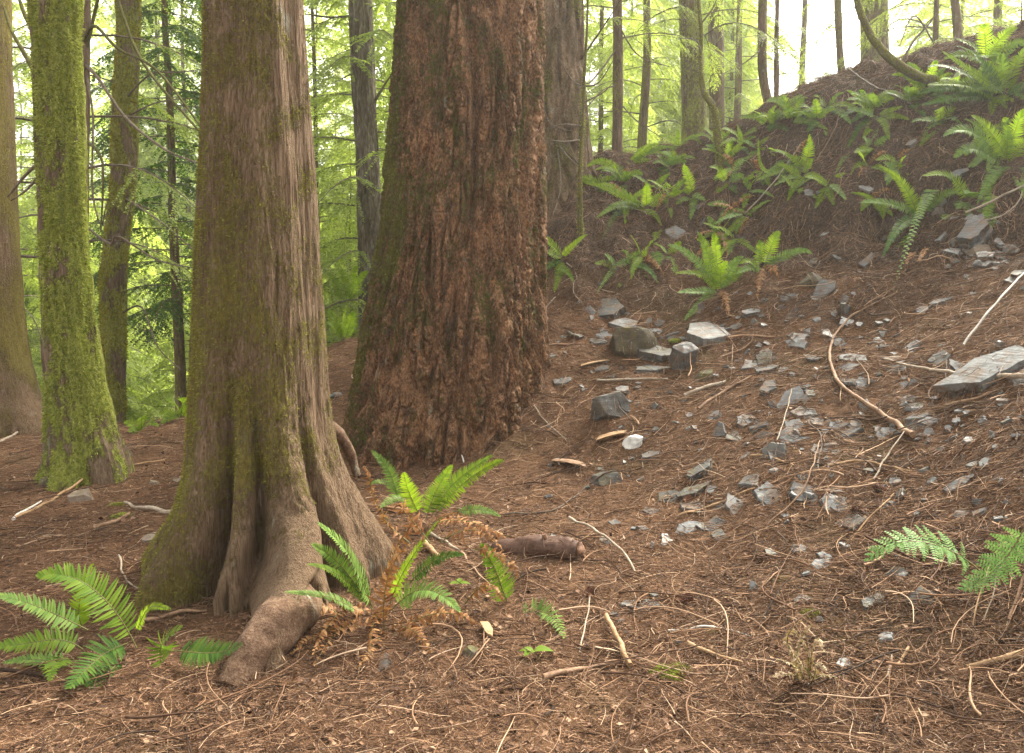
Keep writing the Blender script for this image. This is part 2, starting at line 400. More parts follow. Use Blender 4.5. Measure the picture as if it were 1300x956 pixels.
# ---- the cedar with the fluted foot
CED_Y = 3.78
ced_rows = [(-20,263,379),(0,263,379),(100,263,384),(200,261,391),(300,257,399),(400,252,405),(500,247,410),(560,246,414),(620,245,422),(680,250,424),(740,252,428),(800,252,430)]
def ced_r(TH, Z, R, px, py):
    r = R.copy(); zc = np.maximum(Z, -.2)
    tw = .35 * np.exp(-np.maximum(zc, 0) / .5)
    def lobe(deg, amp, wd, h, pw=1.0):
        d = angd(TH + .22 * (np.exp(-np.maximum(zc, 0) / .25) - .5) * np.cos(TH - FRONT) * (np.sin(TH - FRONT) < 0) + .03 * perlin(zc * 5, 0, 3), FRONT + math.radians(deg))
        return amp * np.exp(-(d / math.radians(wd)) ** 2) * np.exp(-(np.maximum(zc, 0) / h) ** pw)
    for a in [(-88,.27,24,.27,1.7),(-60,.14,12,.25,1.6),(-34,.30,15,.38,1.5),(1,.21,8,.44,1.7),(38,.31,13,.44,1.6),(64,.2,9,.34,1.5),(90,.29,20,.32,1.5),(140,.25,25,.3,1.6),(-140,.25,25,.3,1.6),(180,.2,20,.3,1.6)]:
        r = r + lobe(*a)
    for a in [(-13,-.13,4.5,.6,1.8),(16,-.13,4.5,.6,1.8),(54,-.08,4,.55,1.5),(-62,-.06,4,.4,1.4),(-48,-.035,3,.3,1.4)]:
        r = r + lobe(*a)
    r = r + .012 * np.sin(TH * 5 + 1.3) + .008 * np.sin(TH * 9 + Z * .7)
    fl = np.exp(-np.maximum(zc, 0) / .5)
    q = 1 + 0 * Z
    X, Y = (r * np.cos(TH)), (r * np.sin(TH))
    wx = .02 * perlin(X * 5, Y * 5, Z * 2.2, 31)
    r = r + .005 * fbm(X * 15 + wx * 30, Y * 15, Z * .8, 2, 11) + .0042 * fbm(X * 55 + wx * 60, Y * 55, Z * 3.2, 2, 14) + fl * .007 * perlin(X * 26, Y * 26, Z * 6, 17)
    st = fbm(X * 30, Y * 30, Z * 1.3, 2, 21); r = r + .0028 * np.sign(st) * smooth(.1, .3, np.abs(st))
    # the long surface root: a low ridge that leaves the foot and swings across the front
    tc = FRONT + np.radians(np.interp(zc, [0, .05, .1, .15, .19, .25, .34, .5], [18, 20, 23, 27, 29, 32, 36, 38]))
    ln = np.interp(zc, [-.2, -.06, 0, .05, .09, .12, .145, .165, .19, .23, .28, .36, .5], [1.0, 1.0, .97, .93, .86, .79, .735, .70, .665, .62, .56, .46, .2])
    wd = np.interp(zc, [-.2, 0, .06, .12, .2, .34], [7, 7, 7.6, 9, 11, 13])
    kk = np.exp(-np.abs(angd(TH, tc) / np.radians(wd)) ** 2.6)
    r = r + kk * np.maximum(ln - r, 0) + kk * fl * .012 * fbm(X * 12, Y * 12, Z * 12, 3, 19)
    return r
P, Z, Xc, Rr = trunk_geo(CED_Y, ced_rows, -.3, 14, 560, .0065, ced_r)
cbase = (float(np.interp(0, Z, Xc)), CED_Y, 0.0)
cedar = thing('cedar_tree', 'large cedar trunk with olive moss and a fluted, buttressed foot', 'tree', cbase)
side = (P[..., 0] - Xc[:, None]) / np.maximum(Rr[:, None], .1)
zz = P[..., 2]
ms = .56 + .42 * fbm(P[..., 0] * 7, P[..., 1] * 7, zz * 4.5, 4, 41) + .12 * smooth(-.25, -.95, side) * (.6 + .6 * (zz < 1.2)) - .24 * smooth(.3, .9, side) + .12 * smooth(2.0, 1.0, zz) - .42 * smooth(.55, .15, zz) * smooth(-.9, -.2, side) - .15 * smooth(1.4, 2.2, zz) * smooth(.1, -.4, np.abs(side + .1))
ms = np.clip(ms, 0, 1)
mb = MB(); mb.grid(P, True); tk = part('trunk', mb, [M_CEDAR], cedar, attrs={'moss': np.clip(ms * .85, 0, 1).ravel()})
part('moss', moss_blades(P, smooth(.5, .95, ms) * smooth(5, 3.4, zz) + .35 * smooth(.3, .6, ms) * smooth(5, 3.4, zz), 40000, .012, 5), [M_MOSS_OLIVE], tk, False)
def root(parent, pts, rad, seed=1, sides=20, label=None, mat=None, name='root', moss=0.):
    mb = MB(); tube(mb, pts, rad, sides, len(pts) * 9, rough=.16, rf=11, seed=seed)
    return part(name, mb, [mat or M_CEDAR], parent, attrs={'moss': np.full(mb.n, moss)}, label=label)
M_ROOT = bark_material('root_bark', [(.36, (.06, .034, .021)), (.5, (.13, .078, .05)), (.64, (.22, .15, .1))], (26, 26, 26), (110, 110, 110), lichen=.5, bump=.7)
_rt = lambda r, deg, z: (cbase[0] + r * math.sin(math.radians(deg)), CED_Y - r * math.cos(math.radians(deg)), z)
root(cedar, [_rt(.42,32,-.03), _rt(.58,29,.0), _rt(.72,25,.025), _rt(.84,19,.015), _rt(.94,14,-.025), _rt(1.05,10,-.10)], [.07,.098,.104,.098,.082,.05], 3, 40, 'thick reddish root that bends across the foot', M_ROOT)
root(cedar, [at(240,680,3.85), at(205,712,3.9), at(165,728,3.92), at(135,742,3.92)], [.10,.075,.055,.03], 4, mat=M_ROOT)
root(cedar, [at(408,535,4.0), at(430,552,4.15), at(444,574,4.2), at(453,604,4.2)], [.04,.034,.028,.02], 6, mat=M_ROOT)
root(cedar, [at(225,745,3.5), at(200,768,3.42), at(180,785,3.38)], [.09,.06,.03], 7, mat=M_CEDAR)

# ---- the big furrowed fir
FIR_Y = 6.5
fir_rows = [(-20,507,683),(0,507,683),(100,500,685),(200,491,686),(300,480,686),(350,472,686),(400,462,687),(450,454,689),(500,444,692),(540,434,697),(575,424,700),(600,420,704),(640,415,708)]
def fir_r(TH, Z, R, px, py):
    r = R + .02 * np.sin(TH * 3 + .8) + .014 * np.sin(TH * 7 + 2) + .05 * np.exp(-np.maximum(Z, 0) / .4) * np.sin(TH * 5 + .4)
    X, Y = px, py
    wx, wy = .035 * perlin(X * 3, Y * 3, Z * 1.4, 51), .035 * perlin(X * 3, Y * 3, Z * 1.4, 52)
    wz = .06 * perlin(X * 5, Y * 5, Z * 3, 53)
    n1 = np.abs(perlin((X + wx * .8) * 7.6, (Y + wy * .8) * 7.6, (Z + wz) * .75, 54))
    n2 = np.abs(perlin((X + wx) * 15, (Y + wy) * 15, (Z + wz) * 2.4, 55))
    n5 = np.abs(perlin((X + wx) * 7, (Y + wy) * 7, (Z + wz) * 9, 58))
    f = np.minimum(np.minimum(smooth(.02, .3, n1), .5 + .5 * smooth(.0, .2, n2)), .78 + .22 * smooth(0, .12, n5))
    n3 = perlin(X * 22, Y * 22, Z * 9, 56); n4 = fbm(X * 48, Y * 48, Z * 26, 2, 57)
    terr = np.floor((n3 + .3 * n4) * 4) / 4
    n6 = perlin(X * 13 + 5, Y * 13, Z * 7, 59) + .35 * n3; pl = np.floor(n6 * 5) / 5
    n7 = perlin(X * 30, Y * 30, Z * 19, 63); fl = np.floor((n7 + .5 * n4) * 5) / 5
    return r + .078 * f - .05 + .008 * pl * f + .004 * terr * (.4 + f) + .006 * fl + .008 * fbm(X * 75, Y * 75, Z * 50, 2, 64)
P, Z, Xc, Rr = trunk_geo(FIR_Y, fir_rows, -.3, 16, 680, .0085, fir_r, 3.9)
fbase = (float(np.interp(0, Z, Xc)), FIR_Y, 0.0)
fir = thing('fir_tree', 'massive red-brown fir trunk with deeply furrowed flaking bark', 'tree', fbase)
side = (P[..., 0] - Xc[:, None]) / np.maximum(Rr[:, None], .1); zz = P[..., 2]
ms = np.clip(.31 + .4 * fbm(P[..., 0] * 5, P[..., 1] * 5, zz * 2.2, 4, 61) + .22 * smooth(-.55, -1, side) + .12 * smooth(.1, -.5, side) - .12 * smooth(1.1, .5, zz), 0, 1)
mb = MB(); mb.grid(P, True); tk = part('trunk', mb, [M_FIR], fir, attrs={'moss': ms.ravel()})
part('moss', moss_blades(P, smooth(.55, .9, ms) * smooth(5, 4, zz), 9000, .012, 8), [M_MOSS_OLIVE], tk, False)

# ---- ordinary trunks
def simple_trunk(name, label, Yc, rows, mat, ztop=16, nth=48, dz=.03, amp=.01, freq=14, moss=None, seed=0, foot=.25, zlo=None, group=None, mossy=0, msize=.014, mossmat=None, furrow=0., feet=5, cat='tree', zgap=.0):
    z0 = None
    def rf(TH, Z, R, px, py):
        zb = zg
        r = R + amp * fbm(px * freq, py * freq, Z * freq * .12, 3, seed + 3)
        if furrow: r = r + furrow * smooth(0, .25, np.abs(perlin(px * freq * .8, py * freq * .8, Z * 1.3, seed + 7)))
        return r + foot * R * np.exp(-np.maximum(Z - zb, 0) / .22) * (.5 + .5 * np.cos(TH * feet + seed))
    z, xc, r_ = profile(Yc, rows)
    zg = float(ground(xc[0], Yc)) if zlo is None else zlo
    P, Z, Xc, Rr = trunk_geo(Yc, rows, min(zg, z[0]) - .25, ztop, nth, dz, rf, 4.6)
    base = (float(np.interp(zg, Z, Xc)), Yc, zg)
    t = thing(name, label, cat, base, group)
    m = np.zeros(P.shape[:2]) if moss is None else np.clip(moss(P, (P[..., 0] - Xc[:, None]) / np.maximum(Rr[:, None], .01), P[..., 2] - zg), 0, 1)
    mb = MB(); mb.grid(P, True); tk = part('trunk', mb, [mat], t, attrs={'moss': m.ravel()})
    if mossy: part('moss', moss_blades(P, smooth(.35, .8, m) * smooth(5.5, 4.5, P[..., 2]), mossy, msize, seed + 5), [mossmat or M_MOSS], tk, False)
    return t
def nz(P, f, s, fz=None): return fbm(P[..., 0] * f, P[..., 1] * f, P[..., 2] * (fz or f * .5), 3, s)
moss_tree = simple_trunk('mossy_tree', 'slim trunk thickly furred in bright green moss, left of the cedar', 5.35,
    [(0,40,101),(100,45,101),(200,50,104),(300,55,108),(400,58,117),(450,59,124),(500,62,132),(550,64,143),(590,64,156),(620,62,160)], M_MOSSY, nth=170, dz=.010, amp=.02, freq=20,
    moss=lambda P, s, h: .68 + .6 * nz(P, 11, 71) + .2 * smooth(.1, .9, s) - .5 * smooth(.3, .6, s) * smooth(.55, .2, h) - .3 * smooth(-.4, -1, s), seed=2, mossy=42000, msize=.02)
left_tree = simple_trunk('cedar_tree', 'reddish trunk with a split foot at the far left edge of the wood', 6.9,
    [(0,-58,9),(100,-58,11),(200,-58,14),(300,-60,18),(400,-64,24),(450,-67,30),(500,-72,40),(545,-80,57)], M_CEDAR, nth=140, dz=.014, amp=.008, freq=22,
    moss=lambda P, s, h: .3 + .5 * nz(P, 3, 73) + .35 * smooth(.3, .8, s) * smooth(.2, .6, h), seed=1, mossy=5000, msize=.012, mossmat=M_MOSS_OLIVE, foot=.35)
dark_tree = simple_trunk('conifer_tree', 'thin dark trunk half hidden behind the mossy green trunk', 8.6,
    [(0,95,114),(100,95,113),(200,93,112),(300,92,112),(500,90,114)], M_FARBARK, nth=60, dz=.03, amp=.008, freq=18, seed=4)
yellow_tree = simple_trunk('maple_tree', 'crooked trunk blotched with yellow moss, between mossy trunk and cedar', 9.2,
    [(0,150,178),(60,149,176),(120,144,172),(180,144,174),(240,142,172),(300,133,162),(360,127,158),(420,130,158),(480,133,157),(530,132,158)], M_MOSSY, nth=90, dz=.02, amp=.025, freq=7,
    moss=lambda P, s, h: .66 + .7 * nz(P, 4, 77, 3) + .1 * smooth(.2, -.8, s), seed=6, mossy=9000, msize=.03, mossmat=_moss('yellow_moss', [(0, (.12, .11, .01)), (.6, (.26, .22, .02)), (1, (.34, .28, .03))]))
grey_tree = simple_trunk('fir_tree', 'slender grey lichen-streaked trunk in the gap between cedar and big fir', 11.0,
    [(0,444,471),(100,448,474),(200,453,480),(300,456,484),(400,457,487),(450,457,489)], M_GREY, nth=90, dz=.02, amp=.01, freq=12, furrow=.02, seed=7,
    moss=lambda P, s, h: .1 + .3 * nz(P, 3, 78))
second_fir = simple_trunk('fir_tree', 'second thick fir trunk rising from the bank behind the big fir', 9.9,
    [(0,655,736),(60,656,737),(120,656,739),(180,655,744),(220,653,751),(260,648,762),(320,640,775)], M_FIR_GREY, nth=320, dz=.014, amp=.02, freq=9, furrow=.05, seed=8,
    moss=lambda P, s, h: .32 + .4 * nz(P, 3, 79), mossy=7000, msize=.02, mossmat=M_MOSS_OLIVE, foot=.1)
ridge_specs = [
 ('conifer_tree', 'thin straight brown trunk on the ridge just right of the second fir', 11.0, [(0,778,790),(100,778,791),(200,777,790),(230,776,791)], M_FARBARK, 0.1),
 ('conifer_tree', 'brown trunk wrapped in green sprays, left of the forked sapling', 12.6, [(0,862,890),(80,864,893),(160,866,898),(200,864,900)], M_MOSSY, 0.55),
 ('conifer_tree', 'pale hazy trunk directly behind the forked mossy sapling', 15.5, [(0,899,918),(100,900,919),(190,901,920)], M_FARBARK, 0.3),
 ('alder_tree', 'bare slim trunk with a curved foot against the white sky', 11.2, [(0,963,974),(60,962,973),(100,963,974),(125,968,979),(150,974,990)], M_FARBARK, 0.1),
 ('alder_tree', 'very thin dark stem close beside the slim curved-foot trunk', 12.0, [(0,984,989),(80,983,989),(150,982,989)], M_FARBARK, 0.0),
 ('alder_tree', 'slim pale trunk standing in the brightest gap of sky', 14.0, [(0,1059,1068),(60,1062,1070),(130,1066,1077)], M_FARBARK, 0.3),
 ('cedar_tree', 'broad moss-tinted trunk on the ridge under the arching mossy stem', 14.5, [(0,1092,1126),(60,1094,1127),(120,1092,1130)], M_MOSSY, 0.45),
 ('conifer_tree', 'narrow dark trunk among the sprays above the big ridge ferns', 12.0, [(0,1186,1192),(60,1184,1191),(110,1182,1190)], M_FARBARK, 0.2),
 ('conifer_tree', 'leaning pale trunk, the rightmost one on the ridge', 11.5, [(0,1207,1217),(60,1212,1223),(110,1216,1228)], M_FARBARK, 0.2)]
ridge_trees = []
for i, (nm, lb, Yc, rows, m, mo) in enumerate(ridge_specs):
    ridge_trees.append(simple_trunk(nm, lb, Yc, rows, m, nth=40, dz=.04, amp=.008, freq=16, seed=20 + i, foot=.15, ztop=13,
        moss=(lambda mo: lambda P, s, h: mo + .4 * nz(P, 4, 90))(mo)))

def limb(parent, pts, rad, mat=None, name='branch', sides=6, n=None, rough=.1):
    mb = MB(); tube(mb, pts, rad, sides, n, rough=rough, rf=20)
    return part(name, mb, [mat or M_TWIG_DEAD], parent, attrs={'moss': np.zeros(mb.n)})
# long bare boughs of the left-hand trunks (photograph pixels, metres ahead)
for par, pts, r, m in [
 (dark_tree, [(105,55,8.6),(120,33,8.3),(150,62,8.0),(200,90,7.8),(262,170,7.5)], [.018,.014,.01], M_TWIG_MOSS),
 (dark_tree, [(108,70,8.6),(135,-25,8.4),(170,58,8.0),(200,105,7.8),(258,172,7.4)], [.02,.016,.01], M_TWIG_MOSS),
 (dark_tree, [(108,82,8.6),(125,100,8.3),(160,150,8.0),(210,190,7.7),(252,207,7.5)], [.02,.014,.008], None),
 (dark_tree, [(110,95,8.6),(118,150,8.3),(117,240,8.2),(128,285,8.1),(135,260,8.0)], [.014,.01,.006], None),
 (dark_tree, [(110,180,8.5),(122,190,8.2),(131,215,8.1),(128,295,8.0)], [.018,.014,.008], M_TWIG_MOSS),
 (dark_tree, [(112,290,8.5),(140,310,8.2),(150,300,8.0),(200,330,7.8),(245,340,7.6)], [.014,.01,.005], None),
 (moss_tree, [(60,120,5.5),(35,75,5.6),(15,40,5.7),(5,10,5.8)], [.02,.014,.008], M_TWIG_MOSS),
 (moss_tree, [(55,200,5.5),(30,225,5.6),(10,250,5.7)], [.014,.01,.006], None),
 (moss_tree, [(55,215,5.5),(35,240,5.6),(14,255,5.7)], [.01,.008,.004], None),
 (moss_tree, [(45,40,5.5),(32,20,5.6),(20,-15,5.7)], [.02,.016,.01], M_TWIG_MOSS),
 (yellow_tree, [(155,130,9.2),(190,95,8.8),(225,92,8.5),(256,88,8.3)], [.012,.008,.004], None),
 (yellow_tree, [(158,150,9.2),(200,130,8.7),(256,124,8.3)], [.01,.008,.004], None),
 (yellow_tree, [(156,250,9.2),(180,265,8.8),(215,290,8.4),(250,322,8.2)], [.016,.01,.006], None),
 (yellow_tree, [(150,400,9.2),(180,390,9.0),(200,440,8.8),(230,470,8.6)], [.012,.009,.005], None),
 (grey_tree, [(450,92,11),(425,104,10.8),(395,116,10.6)], [.012,.008,.005], None),
 (grey_tree, [(475,130,11),(490,105,10.8),(500,92,10.6)], [.02,.014,.008], None),
 (grey_tree, [(452,20,11),(420,22,10.8),(388,18,10.6)], [.018,.014,.008], None),
 (second_fir, [(738,75,9.7),(755,50,9.4),(775,20,9.2),(790,-5,9)], [.014,.01,.006], None),
 (second_fir, [(735,170,9.6),(700,158,9.3),(690,135,9.2)], [.012,.008,.004], None),
 (second_fir, [(735,178,9.5),(715,180,9.3),(700,178,9.2)], [.014,.012,.006], None),
 (second_fir, [(710,185,9.4),(722,200,9.2),(735,212,9.1)], [.01,.008,.004], None),
 (second_fir, [(708,190,9.4),(712,230,9.1),(708,255,8.9),(702,272,8.8)], [.008,.006,.004], M_TWIG_DEAD),
 (ridge_trees[0], [(784,60,11),(758,95,10.6),(740,105,10.4),(710,70,10.2)], [.012,.009,.005], None),
 (ridge_trees[0], [(784,108,11),(765,115,10.7),(742,140,10.4)], [.012,.009,.005], None),
 (ridge_trees[0], [(784,30,11),(810,70,10.8),(850,85,10.6)], [.012,.009,.005], None),
 (ridge_trees[0], [(786,130,11),(810,155,10.8),(845,178,10.6)], [.01,.008,.004], None),
 (ridge_trees[3], [(967,62,11.2),(945,80,11),(915,95,10.8)], [.012,.008,.004], None),
 (ridge_trees[7], [(1186,55,12),(1160,20,11.8),(1140,65,11.5)], [.014,.01,.006], None)]:
    limb(par, [at(*p) for p in pts], r, m)

# ---- saplings and the arching stem
def sapling(name, label, pts, rad, mat, branches=(), moss=.6, blades=0, cat='sapling', tuft=.02):
    W = [at(*p) for p in pts]; b = W[0].copy(); b[2] = float(ground(b[0], b[1])); W[0] = b - np.array([0, 0, .08])
    t = thing(name, label, cat, tuple(b))
    mb = MB(); tube(mb, W, rad, 14, len(pts) * 10, rough=.15, rf=14)
    nP = mb.n; tk = part('trunk', mb, [mat], t, attrs={'moss': np.full(nP, moss)})
    for q in branches: limb(t, [at(*p) for p in q[0]], q[1], q[2] if len(q) > 2 else mat)
    if blades:
        Q = resample(W, 240); R = np.interp(np.linspace(0, 1, 240), np.linspace(0, 1, len(rad)), rad)
        th = np.linspace(0, 2 * np.pi, 13)[:-1]
        G = Q[:, None] + R[:, None, None] * np.stack([np.cos(th), np.sin(th), 0 * th], -1)[None]
        part('moss', moss_blades(G, np.ones(G.shape[:2]) * np.linspace(1, .3, 240)[:, None], blades, tuft, 3, False), [M_MOSS], tk, False)
    return t
M_STEM = bark_material('mossy_stem_bark', [(.36, (.05, .035, .024)), (.5, (.11, .08, .055)), (.66, (.18, .14, .1))], (14, 14, 4), (60, 60, 12), ((.07, .08, .01), (.16, .15, .022)), bump=.5)
h = hit(917, 207); y = h[1]
sapling('forked_sapling', 'mossy forked sapling standing on the upper bank', [(917,210,y),(911,175,y),(906,138,y),(893,115,y),(889,80,y),(890,40,y),(886,-20,y),(884,-200,y)], [.06,.048,.042,.032,.026,.022,.02,.016], M_STEM,
    [([(906,136,y),(912,128,y),(913,114,y)], [.04,.03,.006]), ([(891,70,y),(884,52,y-.1),(862,48,y-.2)], [.012,.008,.004], M_TWIG_DEAD), ([(890,30,y),(905,10,y),(915,-15,y)], [.012,.008,.004], M_TWIG_DEAD)], .6, 3500, tuft=.018)
h = hit(738, 300); y = h[1]
sapling('thin_sapling', 'thin upright sapling, dark above and mossy below, beside the big fir', [(738,305,y),(736,262,y),(737,205,y),(740,150,y),(742,90,y),(745,40,y),(748,-60,y)], [.036,.03,.022,.017,.015,.012,.01], M_STEM,
    [([(740,110,y),(725,100,y),(704,65,y-.2)], [.01,.008,.004], M_TWIG_DEAD), ([(740,110,y),(760,105,y),(778,78,y)], [.01,.008,.004], M_TWIG_DEAD), ([(738,160,y),(715,158,y-.2),(685,165,y-.3)], [.01,.008,.004], M_TWIG_DEAD), ([(741,130,y),(765,118,y),(778,105,y)], [.009,.007,.003], M_TWIG_DEAD), ([(738,215,y),(728,200,y),(712,188,y-.2)], [.008,.006,.003], M_TWIG_DEAD)], .5, 1500, tuft=.016)
h = hit(1196, 106); y = h[1] 
sapling('arching_stem', 'bare mossy stem arching out of the ridge towards the sky', [(1200,105,y),(1165,97,y-.05),(1135,78,y-.1),(1112,55,y-.1),(1098,30,y-.1),(1088,0,y-.1),(1080,-60,y),(1070,-200,y)], [.055,.05,.044,.038,.036,.032,.03,.025], M_STEM, [([(1142,84,y),(1160,52,y),(1180,30,y),(1195,5,y)], [.014,.01,.005], M_TWIG_DEAD)], .55, 3000, tuft=.014)
# ------------------------------------------------------------------ foliage trees
M_LEAF_DARK = leaf_material('cedar_sprays', [(0, (.03, .065, .012)), (.5, (.055, .11, .018)), (1, (.09, .155, .025))], .45)
M_LEAF_MID = leaf_material('hemlock_sprays', [(0, (.13, .185, .035)), (.5, (.20, .26, .055)), (1, (.28, .335, .085))], .55, tcol=1.4)
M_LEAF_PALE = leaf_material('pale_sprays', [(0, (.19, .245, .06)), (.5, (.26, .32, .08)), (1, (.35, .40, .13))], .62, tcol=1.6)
M_LEAF_LIME = leaf_material('lime_leaves', [(0, (.15, .225, .03)), (.5, (.22, .30, .05)), (1, (.30, .37, .09))], .55)

def leaflets(mb, S, D, N, L, leafL, leafW, gap, rng, mat=0, ang=55, taper=.6):
    """flat sprays: twig starts S, directions D, normals N, lengths L"""
    cnt = np.maximum((L / gap).astype(int), 2); tot = int(cnt.sum())
    idx = np.repeat(np.arange(len(S)), cnt); k = np.arange(tot) - np.repeat(np.cumsum(cnt) - cnt, cnt)
    t = (k + rng.random(tot) * .8) / cnt[idx]
    side = np.where(k % 2 == 0, 1., -1.)
    Sd = unit(np.cross(D, N)); a = np.radians(ang) * (1 - .35 * t) * rng.uniform(.7, 1.2, tot)
    d = D[idx] * np.cos(a)[:, None] + Sd[idx] * (np.sin(a) * side)[:, None] + rng.normal(size=(tot, 3)) * .16
    d = unit(d - np.array([0, 0, .12]))
    b = S[idx] + D[idx] * (t * L[idx])[:, None] - np.array([0, 0, 1]) * (t ** 2 * L[idx] * .18)[:, None]
    n = unit(N[idx] + rng.normal(size=(tot, 3)) * .35)
    w = unit(np.cross(d, n)) * (leafW * rng.uniform(.7, 1.2, tot))[:, None]
    l = (leafL * (1 - taper * t) * rng.uniform(.6, 1.25, tot))[:, None]
    m = b + d * l * .45 - n * 0
    V = np.stack([b, m + w, b + d * l, m - w], 1).reshape(-1, 3)
    mb.add(V, np.arange(4 * tot).reshape(-1, 4), mat)

def crown_mesh(name, seed, H, z0, nb, L0, rise, droop, leafL, leafW, gap, tw_gap, mats, pw=.8, twl=.42, sweep=55, bare=.12, top=True):
    rng = np.random.default_rng(seed); mb = MB(); Ss, Ds, Ns, Ls = [], [], [], []
    for i in range(nb):
        u = ((i + rng.random()) / nb); z = z0 + (H - z0) * u; az = i * 2.399 + rng.normal() * .4
        L = L0 * (1 - u) ** pw * rng.uniform(.55, 1.15) + .12
        t = np.linspace(0, 1, 10); bend = rng.normal() * .35
        A = az + bend * t
        r = L * t
        C = np.stack([np.cumsum(np.cos(A)) * L / 10, np.cumsum(np.sin(A)) * L / 10, z + L * (rise * t - droop * t ** 2) * rng.uniform(.7, 1.3)], -1)
        C[0, :2] = 0
        tube(mb, C, [.005 * L + .003, .003 * L + .002, .0015], 4, 8, mat=1, cap=False)
        nt = max(3, int(L / tw_gap)); ts = bare + (1 - bare) * (np.arange(nt) + rng.random(nt)) / nt
        Pq = np.stack([np.interp(ts, t, C[:, k]) for k in range(3)], -1)
        T = unit(np.stack([np.interp(ts, t, np.gradient(C[:, k])) for k in range(3)], -1))
        Sd = unit(np.cross(T, [0, 0, 1.])); N = np.cross(Sd, T)
        for s in (1, -1):
            ok = rng.random(nt) < .88
            a = np.radians(sweep) * (1 - .3 * ts) * rng.uniform(.75, 1.2, nt)
            d = T * np.cos(a)[:, None] + Sd * (s * np.sin(a))[:, None] + rng.normal(size=(nt, 3)) * .08 - np.array([0, 0, .3])
            l = (twl * L * (1 - ts) ** .7 * np.minimum(1, ts * 3 + .3) + .07) * rng.uniform(.6, 1.2, nt)
            Ss.append(Pq[ok]); Ds.append(unit(d)[ok]); Ns.append(unit(N + rng.normal(size=(nt, 3)) * .15)[ok]); Ls.append(l[ok])
        Ss.append(C[-2:-1]); Ds.append(T[-1:]); Ns.append(N[-1:]); Ls.append(np.array([.16 + .1 * L]))
    leaflets(mb, np.vstack(Ss), np.vstack(Ds), np.vstack(Ns), np.concatenate(Ls), leafL, leafW, gap, rng)
    return make_mesh(name, mb, mats, False, attrs={'moss': np.zeros(mb.n)})

CM = {
 'cedar': crown_mesh('crown', 1, 13, 2.5, 90, 2.1, .1, .5, .07, .018, .017, .075, [M_LEAF_DARK, M_TWIG_DEAD], pw=.55, bare=.06, twl=.5),
 'hemlock': crown_mesh('crown', 2, 13, .5, 105, 2.0, .18, .6, .06, .015, .016, .075, [M_LEAF_MID, M_TWIG_DEAD], pw=.5, bare=.06, twl=.55),
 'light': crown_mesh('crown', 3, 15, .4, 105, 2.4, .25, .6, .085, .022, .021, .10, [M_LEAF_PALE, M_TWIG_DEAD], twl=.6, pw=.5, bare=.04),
 'bushy': crown_mesh('crown', 7, 5.5, .15, 110, 1.7, .3, .5, .075, .02, .021, .085, [M_LEAF_PALE, M_TWIG_DEAD], twl=.55),
 'sparse': crown_mesh('crown', 4, 13, 1.2, 60, 2.6, .15, .5, .05, .012, .018, .10, [M_LEAF_MID, M_TWIG_DEAD], bare=.35),
 'young': crown_mesh('crown', 5, 3.2, .25, 60, 1.0, .25, .4, .04, .010, .014, .06, [M_LEAF_MID, M_TWIG_DEAD]),
 'lime': crown_mesh('crown', 6, 2.2, .2, 50, .9, .6, .4, .07, .022, .03, .08, [M_LEAF_LIME, M_TWIG_DEAD]),
}
def bole(name, H, r, seed):
    z = np.linspace(-.4, H, 60); th = np.linspace(0, 2 * np.pi, 17)[:-1]
    R = (r * (1 - z / (H * 1.05)).clip(.03, 2))[:, None] * (1 + .12 * np.cos(th * 3 + seed)[None] * np.exp(-z.clip(0) / .3)[:, None] + .3 * np.exp(-z.clip(0) / .2)[:, None])
    x = .12 * perlin(z * .35, 0, seed)[:, None]; 
    R = R * (1 + .07 * perlin(np.cos(th)[None] * 4, np.sin(th)[None] * 4, z[:, None] * 1.5, seed))
    mb = MB(); mb.grid(np.stack([x + R * np.cos(th), .7 * x + R * np.sin(th), z[:, None] + 0 * R], -1), True)
    return make_mesh(name, mb, [M_FARBARK], attrs={'moss': np.clip(.35 + .5 * perlin(np.cos(th)[None] * 2, np.sin(th)[None] * 2, z[:, None], seed), 0, 1).ravel()})
BM = {'cedar': bole('trunk', 13.2, .10, 1), 'hemlock': bole('trunk', 13.2, .08, 2), 'light': bole('trunk', 15.2, .075, 3), 'bushy': bole('trunk', 5.4, .05, 7), 'sparse': bole('trunk', 13.5, .13, 4), 'young': bole('trunk', 3.2, .03, 5), 'lime': bole('trunk', 2.1, .022, 6)}
_tr = random.Random(5)
def tree(kind, x, y, s, label, name='hemlock_tree', cat='tree', group=None, rz=None, sz=None):
    t = thing(name, label, cat, (x, y, float(ground(x, y)) - .02), group)
    t.rotation_euler[2] = _tr.uniform(0, 6.28) if rz is None else rz
    t.scale = (s, s, sz or s)
    link(bpy.data.objects.new('trunk', BM[kind]), t); link(bpy.data.objects.new('crown', CM[kind]), t)
    return t
def crown_on(t, kind, s, z=0.0):
    """foliage of a tree whose trunk is already built"""
    o = bpy.data.objects.new('crown', CM[kind]); link(o, t); o.scale = (s, s, s); o.location = (0, 0, z); o.rotation_euler[2] = _tr.uniform(0, 6.28)
def px_x(px, Y): return (px - CX) / FPX * Y

crown_on(dark_tree, 'sparse', .9, .8)
crown_on(grey_tree, 'hemlock', 1.0, .6)
crown_on(ridge_trees[1], 'sparse', .8, .9)
crown_on(ridge_trees[0], 'sparse', .55, .9)
crown_on(ridge_trees[6], 'sparse', .9, 1.2)
crown_on(ridge_trees[7], 'sparse', .6, .3)

